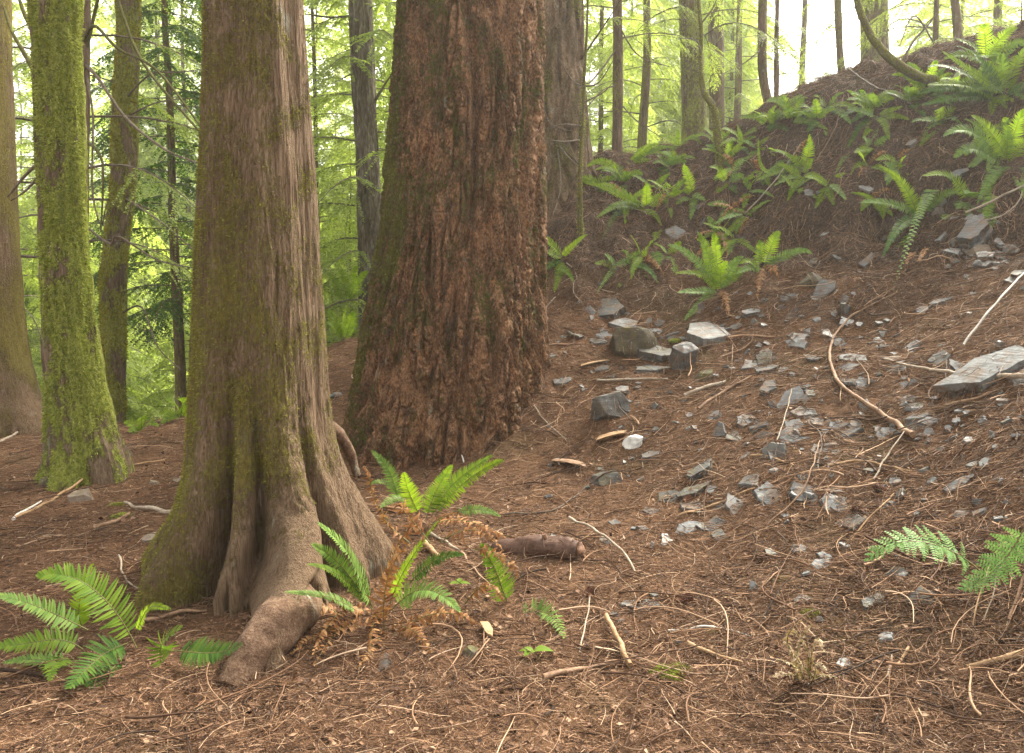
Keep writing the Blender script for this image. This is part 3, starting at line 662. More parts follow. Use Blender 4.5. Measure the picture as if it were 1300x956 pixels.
G1 = 'conifers in the bright wood on the left'
for kind, px, Y, s, lab in [
 ('cedar', 225, 10.6, .8, 'dark green conifer with drooping sprays just left of the cedar'),
 ('sparse', 20, 12.5, .8, 'mid green conifer behind the far left trunk'),
 ('light', 95, 17, 1.0, 'pale hemlock behind the yellow-mossed trunk'),
 ('light', 405, 15.0, .9, 'soft green hemlock filling the gap right of the cedar'),
 ('light', 500, 16.0, 1.0, 'pale hemlock behind the big fir, left of its trunk'),
 ('light', -60, 16.0, 1.0, 'pale hemlock at the far left margin of the wood'),
 ('young', 430, 14.5, 1.0, 'young bushy hemlock low in the gap beside the big fir')]:
    tree(kind, px_x(px, Y), Y, s, lab, group=G1)
G2 = 'conifers beyond the ridge'
for kind, px, Y, s, lab in [
 ('sparse', 815, 14.5, .75, 'green hemlock beyond the ridge, right of the thin straight trunk'),
 ('light', 760, 17.0, .9, 'pale hemlock beyond the ridge beside the second fir'),
 ('sparse', 930, 18.0, .8, 'pale hemlock beyond the ridge right of the forked sapling'),
 ('sparse', 1010, 20.0, .8, 'thin hemlock fading into the white sky above the ridge'),
 ('young', 1170, 12.6, .7, 'small hemlock on the ridge behind the arching stem'),
 ('young', 1275, 11.0, .7, 'small hemlock at the right end of the ridge'),
 ('sparse', 1250, 14.0, .7, 'thin dark hemlock behind the rightmost ridge trunk'),
 ('lime', 1090, 11.5, .45, 'lime green leafy bush below the broad ridge trunk'),
 ('lime', 1145, 11.0, .4, 'lime green leafy bush under the bend of the arching stem')]:
    tree(kind, px_x(px, Y), Y, s, lab, name='leafy_bush' if kind == 'lime' else 'hemlock_tree', cat='bush' if kind == 'lime' else 'tree', group=None if kind == 'lime' else G2)
# the wood far behind: valley on the left, plateau behind the ridge
G3, G4 = 'hazy far conifers in the valley on the left', 'hazy far conifers behind the ridge'
rr = random.Random(11)
for i in range(17):
    Y = 28 + 30 * (i / 17) ** 1.1 + rr.uniform(-1, 1); px = rr.uniform(-120, 530)
    tree(['light', 'light', 'hemlock', 'light'][i % 4], px_x(px, Y), Y, rr.uniform(1.0, 1.4) * (1 + (Y - 20) / 90), 'pale far-off conifer blurred into the bright valley woods on the left', 'conifer_tree', group=G3)
for i in range(56):
    Y = 13.5 + 24 * (i / 56) + rr.uniform(-.5, .5); px = rr.uniform(-110, 500)
    tree('bushy', px_x(px, Y), Y, rr.uniform(.7, 1.0) * (1 + (Y - 13) / 30), 'bushy bright green young conifer growing low in the valley on the left', 'conifer_sapling', group='bushy young conifers low in the valley')
for i in range(26):
    Y = 20 + 26 * (i / 26) + rr.uniform(-1, 1); px = rr.choice([rr.uniform(690, 970), rr.uniform(690, 970), rr.uniform(1120, 1340), rr.uniform(970, 1120)])
    if 955 < px < 1130: px -= 190
    tree('light', px_x(px, Y), Y, rr.uniform(.8, 1.1), 'pale far-off conifer beyond the ridge, thinned by the bright sky', 'conifer_tree', group=G4)
# low green growth in the valley
rng = np.random.default_rng(21); mb = MB()
n = 5200
Yv = 9.6 + 26 * rng.random(n) ** 1.6; Xv = (rng.uniform(-160, 520, n) - CX) / FPX * Yv
ok = perlin(Xv * .5, Yv * .5, 0, 33) > -.12; Xv, Yv = Xv[ok], Yv[ok]; n = len(Xv)
S = np.stack([Xv, Yv, ground(Xv, Yv)], -1); az = rng.uniform(0, 2 * np.pi, n)
D = unit(np.stack([np.cos(az), np.sin(az), rng.uniform(.3, 1.2, n)], -1)); N = unit(np.cross(np.cross(D, [0, 0, 1.]), D))
leaflets(mb, S, D, N, rng.uniform(.25, .65, n), .09, .018, .028, rng, ang=65, taper=.5)
solo('undergrowth', mb, [M_LEAF_LIME], 'bright green fern and bramble growth carpeting the valley on the left', 'undergrowth', kind='stuff', smooth_shade=False)
# ------------------------------------------------------------------ ferns
def fern_mat(name, stops, trans, tcol=1.25):
    return leaf_material(name, stops, trans, .55, .14, 'island', tcol)
M_FERN = fern_mat('fern_green', [(0, (.085, .155, .016)), (.5, (.12, .195, .02)), (1, (.155, .23, .026))], .42)
M_FERN_BLUE = fern_mat('fern_blue_green', [(0, (.09, .165, .034)), (.5, (.13, .215, .044)), (1, (.17, .26, .058))], .36)
M_FERN_LIME = fern_mat('fern_lime', [(0, (.13, .21, .014)), (.5, (.17, .26, .018)), (1, (.21, .30, .024))], .55, 1.4)
M_FERN_DARK = fern_mat('fern_dark', [(0, (.035, .08, .012)), (.5, (.055, .115, .016)), (1, (.08, .145, .02))], .35)
M_FERN_LADY = fern_mat('lady_fern_green', [(0, (.10, .20, .05)), (.5, (.14, .26, .07)), (1, (.19, .31, .10))], .35)
M_DEAD = fern_mat('dead_fern', [(0, (.15, .064, .024)), (.5, (.26, .12, .047)), (1, (.37, .195, .085))], .25, 1.0)
M_STRAW = fern_mat('dry_straw', [(0, (.2, .14, .08)), (.5, (.3, .22, .135)), (1, (.39, .3, .2))], .25, 1.0)
def _rach():
    n = NT('fern_stalk'); return n.done(n.principled((.11, .10, .03, 1), .6, spec=.3))
M_RACHIS = _rach()
_frng = np.random.default_rng(99)

def strips(mb, B, d, n, L, W, droop, rng, mat=0):
    """lance-shaped pinnae from bases B along d"""
    m = len(B); u = np.array([0, .22, .5, .78, 1.0]); wp = np.array([.75, 1, .86, .52, .06])
    w = unit(np.cross(n, d))
    P = B[:, None] + d[:, None] * (L[:, None] * u)[..., None] - n[:, None] * (droop * L[:, None] * u ** 2)[..., None]
    wv = w[:, None] * (W[:, None] * wp)[..., None]
    cup = n[:, None] * (W[:, None] * wp * .25)[..., None]
    V = np.stack([P - wv + cup, P, P + wv + cup], 2)      # m,5,3,3
    base = (np.arange(m) * 15)[:, None, None, None]; i = np.arange(4)[None, :, None, None] * 3; j = np.arange(2)[None, None, :, None]
    q = base + i + j + np.array([0, 1, 4, 3])
    mb.add(V.reshape(-1, 3), q.reshape(-1, 4), mat)

def frond(mb, base, ctrl, tip, width, pairs=None, up=None, kind='sword', curl=0., rng=_frng, bare=.1, lw=None, droop=.16, gap=None):
    L0 = np.linalg.norm(np.subtract(tip, base)) * 1.06
    gap = gap or .0128
    pairs = pairs or int(np.clip(L0 / gap, 16, 56))
    m = pairs + 4; t = np.linspace(0, 1, m)[:, None]
    C = (1 - t) ** 2 * base + 2 * t * (1 - t) * ctrl + t ** 2 * tip
    C = C + rng.normal(size=3) * .006 * np.sin(t * 6 + rng.random() * 6)
    T = unit(np.gradient(C, axis=0))
    if up is None:
        cam = unit(np.array([0, 0, CAM_H]) - C[m // 2]); up = unit(np.array([0, 0, .75]) + cam * .75 + rng.normal(size=3) * .18)
    lat = unit(np.cross(T, up)); N = np.cross(lat, T)
    if curl:                                              # twist along the frond
        a = (curl * t[:, 0] ** 2)[:, None]; lat, N = lat * np.cos(a) + N * np.sin(a), N * np.cos(a) - lat * np.sin(a)
    tube(mb, C, [.0028, .0022, .0008], 4, 16, mat=1, cap=False)
    ts = bare + (1 - bare) * (np.arange(pairs) + .5) / pairs
    prof = np.minimum(1, .5 + (ts - bare) * 3.2) * (1 - ts) ** .55 * 1.18
    g = lambda A, tt: np.stack([np.interp(tt, t[:, 0], A[:, k]) for k in range(3)], -1)
    for s in (1, -1):
        tt = np.clip(ts + (.25 * s) / pairs, 0, 1); B = g(C, tt); Tt = unit(g(T, tt)); la = unit(g(lat, tt)); Nn = unit(g(N, tt))
        a = np.radians(12 + 40 * ts ** 2 + rng.normal(size=pairs) * 4)
        d = unit(la * (s * np.cos(a))[:, None] + Tt * np.sin(a)[:, None] + Nn * .22 + rng.normal(size=(pairs, 3)) * (.05 if kind == 'sword' else .1))
        l = width * prof * rng.uniform(.9, 1.08, pairs) + .003
        n2 = unit(Nn + rng.normal(size=(pairs, 3)) * .12)
        if kind == 'sword':
            ww = np.minimum(lw or (L0 / pairs * .42), .34 * l + .001)
            strips(mb, B, d, n2, l, np.full(pairs, 1.) * ww, droop, rng)
        elif kind == 'dead':
            keep = rng.random(pairs) < .85
            d = unit(d + rng.normal(size=(pairs, 3)) * .35 - Tt * .2)
            strips(mb, B[keep], d[keep], n2[keep], l[keep] * rng.uniform(.55, 1.15, keep.sum()), np.full(keep.sum(), L0 / pairs * .46), .5, rng)
        else:                                             # lady fern: each pinna is a small frond
            for k in range(pairs):
                q = max(5, int(l[k] / .0085)); u = (np.arange(q) + .4) / q
                for s2 in (1, -1):
                    Bq = B[k] + d[k] * (l[k] * u)[:, None] - n2[k] * (.25 * l[k] * u ** 2)[:, None]
                    sd = unit(np.cross(d[k], n2[k])) * s2
                    dq = unit(sd + d[k] * .55 + rng.normal(size=(q, 3)) * .06)
                    lq = .26 * l[k] * (1 - u) ** .9 + .003
                    strips(mb, Bq, dq, np.tile(n2[k], (q, 1)), lq, np.full(q, .0032), .15, rng)
MATS = {'g': M_FERN, 'b': M_FERN_BLUE, 'l': M_FERN_LIME, 'd': M_FERN_DARK, 'x': M_DEAD, 'y': M_FERN_LADY, 's': M_STRAW}

def fern(label, base_px, fronds, mat='g', width=.055, name='sword_fern', cat='fern', depth=None, kind='sword', group=None, lift=.0, dspread=.12, gap=None):
    """fronds: (tip px, tip py[, dict]); dict: m material, b base px, c mid px, w width, dy depth change of the tip, k kind"""
    B = hit(*base_px) if depth is None else at(*base_px, depth)
    t = thing(name, label, cat, tuple(B), group)
    for f in fronds:
        o = f[2] if len(f) > 2 else {}
        b = hit(*o['b']) if o.get('b') and o.get('ground', 0) else (at(*o['b'], B[1] + o.get('by', 0)) if o.get('b') else B + _frng.normal(size=3) * .012)
        dirx = np.sign(f[0] - base_px[0])
        dy = o.get('dy', _frng.uniform(-1, 1) * dspread - .10)
        tip = at(f[0], f[1], b[1] + dy)
        gz = float(ground(tip[0], tip[1])) + .015
        if tip[2] < gz and not o.get('free'):            # lay the tip on the ground instead of burying it
            tip = hit(f[0], f[1], max(1.8, b[1] - 1.2)) + np.array([0, 0, .02])
        if o.get('c'):
            mid = at(*o['c'], b[1] + dy * .45 + o.get('cy', 0.)); gm = float(ground(mid[0], mid[1])) + .01
            mid[2] = max(mid[2], gm); ctrl = 2 * mid - .5 * (b + tip)
        else:
            L = np.linalg.norm(tip - b); ctrl = (b * .45 + tip * .55) + np.array([0, 0, L * o.get('arch', .28)])
        if mat != 'x' and o.get('m') == 'x': tip = tip + [0, 0, .03]; ctrl = ctrl + [0, 0, .07]
        mm = o.get('m', mat); kk = o.get('k', 'dead' if mm in 'x' else kind)
        mb = MB(); frond(mb, b, ctrl, tip, o.get('w', width) * (1.18 if kk == 'sword' else 1), kind=kk, up=o.get('up'), curl=o.get('curl', 0.), gap=o.get('gap', gap), bare=o.get('bare', .1))
        part('frond', mb, [MATS[mm], M_RACHIS], t, True, label='rust-brown withered frond' if mm == 'x' and mat != 'x' else None)
    return t

# --- in front of the cedar
fern('sword fern spreading at the lower left below the cedar', (172,842), [
  (48,731,{'b':(173,822),'c':(118,748),'w':.078,'m':'g','dy':-.1}), (118,716,{'c':(101,765),'b':(108,800),'w':.045,'m':'l','by':.1}),
  (-6,756,{'b':(112,800),'c':(52,772),'w':.05,'m':'b'}), (-10,822,{'b':(105,826),'c':(52,813),'w':.055,'m':'g'}),
  (5,842,{'b':(95,845),'c':(52,838),'w':.04,'m':'b'}), (88,872,{'b':(163,815),'c':(124,838),'w':.075,'m':'d','dy':-.25}),
  (217,769,{'b':(172,803),'c':(190,776),'w':.022,'m':'l'}), (230,795,{'b':(206,850),'c':(207,818),'w':.06,'m':'g'}),
  (308,818,{'b':(222,826),'c':(265,829),'w':.06,'m':'d'}), (105,880,{'b':(160,845),'c':(130,862),'w':.06,'m':'d','dy':-.2}), (60,872,{'b':(85,838),'w':.04,'m':'g'})], 'g', .06)
fern('sword fern fanning up against the right side of the cedar foot', (472,784), [
  (403,664,{'b':(474,772),'c':(450,718),'w':.062,'m':'b','dy':-.22}), (396,692,{'b':(473,774),'c':(432,718),'w':.042,'m':'b','dy':-.22}),
  (390,717,{'b':(466,766),'c':(432,732),'w':.03,'m':'g','dy':-.25}), (362,752,{'b':(459,780),'c':(412,757),'w':.03,'m':'b','dy':-.3})], 'b', .055)
fern('sword fern with rusty dead fronds in the middle of the foreground', (490,785), [
  (560,658,{'b':(494,768),'c':(519,715),'w':.036,'m':'l','curl':.5}), (589,704,{'b':(520,742),'c':(550,713),'w':.045,'m':'d'}),
  (584,776,{'b':(497,775),'c':(540,749),'w':.06,'m':'b','dy':-.2}), (530,676,{'b':(487,758),'c':(505,708),'w':.05,'m':'x'}),
  (398,850,{'b':(492,796),'c':(440,814),'w':.045,'m':'x'}), (366,836,{'b':(450,800),'c':(405,803),'w':.05,'m':'x'}), (470,850,{'b':(490,800),'c':(480,822),'w':.05,'m':'x'}),
  (640,690,{'b':(545,665),'c':(595,676),'w':.04,'m':'x'}), (640,770,{'b':(590,765),'c':(618,758),'w':.03,'m':'x'}), (655,745,{'b':(600,700),'c':(635,715),'w':.035,'m':'x'}), (500,650,{'b':(520,690),'c':(488,672),'w':.04,'m':'x'})], 'g', .05)
fern('rusty dead fern collapsed beside the bent cedar root', (492,800), [(400,852,{'c':(440,815),'w':.06}), (372,838,{'c':(430,800),'w':.05}), (455,858,{'c':(478,820),'w':.06}), (520,690,{'c':(492,735),'w':.06}), (505,640,{'b':(545,690),'c':(515,650),'w':.05}), (640,700,{'b':(560,690),'c':(600,672),'w':.04}), (600,790,{'c':(560,780),'w':.04}), (548,835,{'c':(520,800),'w':.05})], 'x', .055, 'dead_fern', 'dead fern', kind='dead')
fern('sword fern between the cedar foot and the big fir', (530,668), [
  (473,572,{'b':(508,640),'c':(495,604),'w':.048,'m':'b'}), (512,600,{'b':(532,655),'c':(520,626),'w':.062,'m':'l','up':(0,-1,.25)}),
  (573,590,{'b':(541,658),'c':(555,622),'w':.06,'m':'g','up':(.2,-1,.3)}), (624,577,{'b':(547,655),'c':(580,612),'w':.06,'m':'g'}), (638,585,{'b':(552,655),'c':(600,605),'w':.055,'m':'l'}),
  (484,645,{'b':(518,636),'c':(498,634),'w':.04,'m':'b'}), (636,656,{'b':(575,650),'c':(607,647),'w':.035,'m':'b'}), (470,615,{'b':(505,625),'c':(488,612),'w':.02,'m':'b'}), (462,600,{'b':(494,660),'c':(470,625),'w':.045,'m':'x'}), (590,672,{'b':(545,668),'c':(570,662),'w':.04,'m':'x'})], 'g', .055)
fern('lone upright fern frond beside the red-brown log', (641,765), [(610,691,{'c':(630,728),'w':.062,'m':'g','up':(.3,-1,.3)})], 'g')
fern('small blue-green fern frond lying below the red-brown log', (660,784), [(716,816,{'c':(694,780),'w':.055,'m':'b'})], 'b')
fern('pale feathery lady fern at the right margin', (1330,760), [(1101,711,{'b':(1242,724),'c':(1168,688),'w':.085,'dy':-.05,'by':-.12}), (1222,748,{'b':(1305,662),'c':(1270,716),'w':.075,'by':-.1,'dy':-.02})], 'y', .09, 'lady_fern', kind='lady', gap=.028)
# --- on the bank
fern('lime green sword fern above the white-topped rock', (912,372), [(850,312,{'m':'b'}), (886,296,{'m':'g'}), (906,297,{'m':'l'}), (922,332,{'b':(916,372),'c':(915,348),'m':'l','w':.075,'up':(0,-1,.2)}), (858,347,{'m':'l','c':(893,350)}), (944,325,{'m':'b'}), (870,410,{'m':'b','arch':.1}), (925,406,{'m':'x','arch':.1}), (862,373,{'m':'b','arch':.1}), (852,330,{'m':'g','b':(860,352)}), (950,345,{'m':'g'})], 'l', .06)
fern('sword fern leaning over a mossy stone, right of the lime green one', (968,342), [(936,348,{'m':'b'}), (963,306,{'m':'g'}), (990,294,{'m':'l','w':.07}), (1030,323,{'m':'b','c':(1005,320)}), (940,335,{'m':'l'}), (962,385,{'m':'x','arch':.1}), (988,360,{'m':'x','arch':.1}), (1000,335,{'m':'d'})], 'g', .055)
fern('sword fern reaching over the dark hollow of the bank', (1168,280), [(1092,258,{'c':(1130,258),'m':'b','w':.06}), (1116,210,{'c':(1148,238),'m':'l','w':.06}), (1168,253,{'m':'l','up':(0,-1,.3),'w':.06}), (1225,255,{'m':'g','arch':.5}), (1196,262,{'m':'b'}), (1102,345,{'c':(1150,306),'m':'g'}), (1134,372,{'c':(1180,315),'m':'b','w':.07,'b':(1195,296)}), (1200,285,{'m':'b','b':(1212,278),'arch':.1}), (1120,330,{'m':'d'}), (1150,345,{'m':'x','b':(1170,330),'arch':.1}), (1165,340,{'m':'x','b':(1195,320),'arch':.1})], 'g', .06)
fern('sword fern with a broad lime frond beside the hollow', (1232,258), [(1172,222,{'c':(1205,225),'m':'l','w':.075}), (1228,246,{'m':'b'}), (1216,265,{'m':'b'}), (1247,300,{'m':'g','b':(1270,210),'arch':.05}), (1232,290,{'m':'b','arch':.1}), (1260,285,{'m':'d','arch':.1})], 'g', .07)
fern('large sword fern at the right edge of the bank', (1278,212), [(1233,147,{'c':(1258,168),'m':'l','w':.075}), (1199,173,{'c':(1235,168),'m':'b'}), (1212,200,{'c':(1240,190),'m':'b'}), (1300,140,{'m':'l','w':.075}), (1242,262,{'m':'b','w':.07}), (1256,300,{'m':'b','w':.07,'arch':.05}), (1300,260,{'m':'b','w':.07}), (1320,170,{'m':'l','w':.07}), (1276,150,{'m':'g','w':.07}), (1330,240,{'m':'d','w':.07})], 'g', .09)
fern('tall spreading sword fern crowning the right end of the ridge', (1275,122), [(1196,66,{'c':(1240,95),'m':'l','w':.07}), (1168,118,{'c':(1210,112),'m':'d','w':.07}), (1180,107,{'c':(1225,110),'m':'l'}), (1178,85,{'c':(1215,90),'m':'d','w':.07}), (1245,78,{'m':'l','w':.075}), (1270,70,{'m':'g','w':.075}), (1305,60,{'m':'l','w':.07}), (1320,95,{'m':'g','w':.07}), (1300,130,{'m':'b','w':.07}), (1225,116,{'m':'b','w':.08}), (1170,134,{'m':'d','w':.07,'arch':.1}), (1215,60,{'m':'d','w':.07}), (1330,120,{'m':'d','w':.07})], 'l', .09)
fern('sword fern on the ridge, behind the arching stem', (1250,80), [(1215,50,{'m':'g'}), (1250,30,{'m':'l'}), (1290,35,{'m':'l'}), (1200,75,{'m':'g'}), (1310,60,{'m':'g'})], 'l', .08)
fern('sword fern hanging down the middle of the upper bank', (1020,215), [(961,176,{'c':(968,212),'m':'l','b':(975,214),'w':.05}), (1028,170,{'c':(1026,192),'m':'l','w':.07}), (978,192,{'m':'l'}), (1003,200,{'m':'l'}), (1024,280,{'c':(1022,240),'m':'b','w':.07,'arch':.05}), (1005,250,{'m':'d','arch':.05}), (985,228,{'m':'g','arch':.1}), (960,230,{'m':'g','arch':.1})], 'l', .06)
fern('pale fern below the forked sapling, lower right of its foot', (925,235), [(902,212,{'m':'l','w':.06}), (958,215,{'m':'b','c':(940,205)}), (945,222,{'m':'b'}), (935,250,{'m':'d','arch':.1}), (910,245,{'m':'l','arch':.1})], 'l', .05)
fern('small lime fern left of the forked sapling', (878,250), [(868,208,{'m':'l','w':.06}), (858,262,{'m':'g','arch':.15}), (895,255,{'m':'b','arch':.2}), (878,282,{'m':'b','arch':.05}), (868,240,{'m':'l'})], 'l', .05)
fern('big arching fern in the middle of the left bank', (818,268), [(742,234,{'c':(785,245),'m':'l','w':.06}), (760,235,{'m':'l'}), (822,232,{'m':'l'}), (866,241,{'c':(850,250),'m':'l','w':.05}), (821,248,{'c':(850,235),'m':'l','w':.055}), (757,280,{'m':'g','c':(785,262)}), (765,308,{'m':'d','c':(790,285),'w':.07}), (840,290,{'m':'l','w':.05}), (833,312,{'m':'l','b':(836,285),'arch':.05}), (808,255,{'m':'l'}), (776,262,{'m':'g'})], 'l', .06)
fern('fern leaning left at the ridge below the thin straight trunk', (790,222), [(743,211,{'c':(765,206),'m':'l','w':.06}), (756,216,{'m':'l'}), (783,210,{'m':'b'}), (800,222,{'m':'x','arch':.1}), (770,232,{'m':'g','arch':.1})], 'l', .055)
fern('bright fern on the ridge crest right of the thin straight trunk', (800,208), [(838,183,{'m':'l'}), (846,196,{'m':'l'}), (812,190,{'m':'l'}), (855,188,{'m':'g'}), (798,212,{'m':'l','arch':.2}), (830,205,{'m':'l','arch':.2})], 'l', .06)
fern('fern beside the mossy foot of the thin sapling', (714,333), [(686,302,{'m':'l','w':.06}), (684,322,{'m':'l','w':.06}), (746,299,{'m':'l','c':(728,310),'w':.05}), (682,348,{'m':'d','w':.06,'arch':.1}), (684,363,{'m':'g','b':(708,352)}), (728,360,{'m':'g','b':(700,355),'arch':.5}), (705,375,{'m':'l','arch':.05}), (684,382,{'m':'g','b':(712,362)})], 'l', .055)
fern('fern hanging over the grey slab on the left bank', (800,336), [(756,338,{'m':'l','b':(782,342),'c':(768,334),'w':.05}), (768,324,{'m':'b','b':(782,340)}), (822,357,{'m':'l','c':(805,345)}), (758,375,{'m':'b','c':(785,350)}), (786,368,{'m':'g','b':(795,345),'arch':.1}), (834,345,{'m':'b','b':(834,318),'arch':.05,'w':.06}), (790,318,{'m':'b'}), (812,320,{'m':'g'}), (835,362,{'m':'d','arch':.3})], 'g', .05)
fern('fern hanging from the crest below the white sky', (1050,140), [(1033,122,{'m':'g'}), (1070,118,{'m':'g'}), (1048,175,{'m':'b','arch':.05}), (1012,150,{'m':'g'}), (1095,150,{'m':'l'}), (1080,160,{'m':'b','arch':.15})], 'g', .06)
fern('fern with one broad lime frond right of the crest', (1108,150), [(1095,115,{'m':'l','w':.075}), (1082,132,{'m':'l'}), (1125,158,{'m':'b','b':(1130,155),'c':(1115,165)}), (1105,182,{'m':'b','c':(1125,160)}), (1060,222,{'m':'b','b':(1090,190),'arch':.1,'w':.05}), (1075,190,{'m':'d','arch':.1})], 'l', .06)
fern('single lime frond standing under the arching stem', (1160,125), [(1161,104,{'m':'l','w':.07}), (1150,112,{'m':'l'}), (1172,118,{'m':'g'})], 'l', .06)
fern('pair of small ferns below the big ridge fern', (1196,155), [(1190,140,{'m':'l'}), (1212,138,{'m':'l','w':.07}), (1158,158,{'m':'b','c':(1178,150)}), (1185,165,{'m':'d','arch':.1}), (1168,190,{'m':'g','arch':.08}), (1220,160,{'m':'b'})], 'g', .06)
fern('fern on the crest left of the slim curved-foot trunk', (975,160), [(940,150,{'m':'g'}), (955,140,{'m':'l'}), (985,135,{'m':'l'}), (1008,142,{'m':'g'}), (945,172,{'m':'g','arch':.15}), (1000,170,{'m':'d','arch':.15})], 'g', .06)
fern('fern on the crest under the slim curved-foot trunk', (1005,155), [(1020,125,{'m':'g'}), (1035,140,{'m':'g'}), (990,130,{'m':'g'}), (1028,160,{'m':'d','arch':.15}), (1050,168,{'m':'g','arch':.15})], 'g', .06)
fern('fern on the ridge beside the forked sapling foot', (940,185), [(918,165,{'m':'l'}), (935,160,{'m':'l'}), (960,175,{'m':'g'}), (915,185,{'m':'l'}), (950,200,{'m':'d','arch':.1})], 'l', .05)
fern('fern on the ridge between the second fir trunk and brown trunk', (862,188), [(838,172,{'m':'l'}), (860,165,{'m':'l'}), (885,172,{'m':'l'}), (850,196,{'m':'g','arch':.15}), (890,185,{'m':'g'})], 'l', .05)
CREST = [(740,215),(760,205),(820,203),(900,185),(950,155),(1000,130),(1060,118),(1150,102),(1200,92),(1300,72)]
_cr = random.Random(8)
def crest_y(px): return float(np.interp(px, *zip(*CREST)))
for i in range(16):
    px = 752 + 545 * (i + _cr.random()) / 16; py = crest_y(px) + _cr.uniform(6, 34); k = _cr.uniform(.75, 1.25) * (26 if px < 1150 else 34)
    fr = [(px + k * math.cos(a) * _cr.uniform(.8, 1.3), py - k * (.25 + .75 * abs(math.sin(a))) * _cr.uniform(.6, 1.1), {'m': _cr.choice('lgglb'), 'w': .055}) for a in [_cr.uniform(.1, .5), _cr.uniform(.6, 1.1), _cr.uniform(1.2, 1.9), _cr.uniform(2, 2.5), _cr.uniform(2.6, 3.05)]]
    fr += [(px + _cr.uniform(-1, 1) * k, py + k * .5, {'m': 'd', 'arch': .12, 'w': .06})]
    fern('small fern in the dense green fringe along the crest of the bank', (px, py), fr, 'l', .06, group='ferns fringing the crest of the bank')
for i in range(28):
    px = _cr.uniform(770, 1280); py = crest_y(px) + _cr.uniform(40, 150); k = _cr.uniform(20, 38)
    fr = [(px + k * math.cos(a) * _cr.uniform(.8, 1.3), py + k * math.sin(a) * _cr.uniform(.7, 1.1), {'m': _cr.choice('lllgbx'), 'w': .048, 'arch': .15}) for a in [_cr.uniform(.2, 2.9) for _ in range(3)] + [-_cr.uniform(.3, 1.2), -_cr.uniform(1.9, 2.8)]]
    fern('small drooping fern on the dark rooty face of the upper bank', (px, py), fr, 'g', .05, group='small ferns on the dark upper bank')
# --- left, behind the trunks
fern('glowing lime fern in the gap between cedar and big fir', (440,385), [(412,345,{'m':'l','w':.08}), (430,335,{'m':'l','w':.08}), (452,338,{'m':'l','w':.08}), (468,345,{'m':'l','w':.08}), (418,372,{'m':'l','w':.08}), (462,372,{'m':'l','w':.08})], 'l', .08, depth=10.5)
fern('lime fern drooping over the bank edge right of the cedar', (436,418), [(418,395,{'m':'l'}), (416,410,{'m':'l'}), (450,396,{'m':'l'}), (455,412,{'m':'l'}), (440,390,{'m':'l'})], 'l', .07)
fern('low fern at the drop-off left of the cedar', (232,532), [(203,525,{'m':'l'}), (212,508,{'m':'l'}), (235,505,{'m':'l'}), (246,512,{'m':'l'}), (205,540,{'m':'g'})], 'l', .07)
fern('broad lime fern among trunks at the drop-off behind the yellow-mossed trunk', (178,548), [(160,536,{'m':'l'}), (185,530,{'m':'l'}), (200,540,{'m':'g'}), (165,548,{'m':'g'})], 'l', .06)
# --- little leafy plants
def leaf_plant(label, px, py, blades, size, mat=M_FERN):
    B = hit(px, py); t = thing('seedling', label, 'seedling', tuple(B)); S = np.array([B[0], B[1], B[2] + .03])
    mb = MB(); tube(mb, [B - [0, 0, .02], S], [.0015, .001], 4); part('stem', mb, [M_RACHIS], t)
    for ang, l in blades:
        a = math.radians(ang); d = np.array([math.cos(a), math.sin(a) * .6 - .2, .25]); d /= np.linalg.norm(d)
        mb = MB(); u = np.linspace(0, 1, 9)[:, None]; w = np.sin(np.pi * u ** .8) * .34 * l * size
        n = unit(np.cross(np.cross(d, [0, 0, 1]), d)); sd = np.cross(d, n)
        P = S + d * u * l * size - n * (u ** 2) * .3 * l * size
        mb.grid(np.stack([P - sd * w + n * w * .3, P, P + sd * w + n * w * .3], 1)); part('leaf', mb, [mat], t)
leaf_plant('trefoil seedling in front of the rusty dead fronds', 583, 750, [(160,1),(20,1),(90,.8)], .05)
leaf_plant('three-leaved seedling alone in the brown litter', 678, 838, [(20,1.3),(160,1),(230,1)], .055)
leaf_plant('small green seedling against the red-brown log', 652, 700, [(10,1.2),(170,1),(60,.8)], .05)
fern('pale dry plant bleached to straw near the bottom', (1022,868), [(1015,785,{'c':(1005,820)}), (1030,795,{'c':(1012,828)}), (995,815), (1045,830,{'c':(1035,815)}), (990,842), (1050,852), (1008,800,{'c':(1025,830)}), (1062,862), (985,862)], 's', .02, 'dry_plant', 'dry plant', kind='dead')
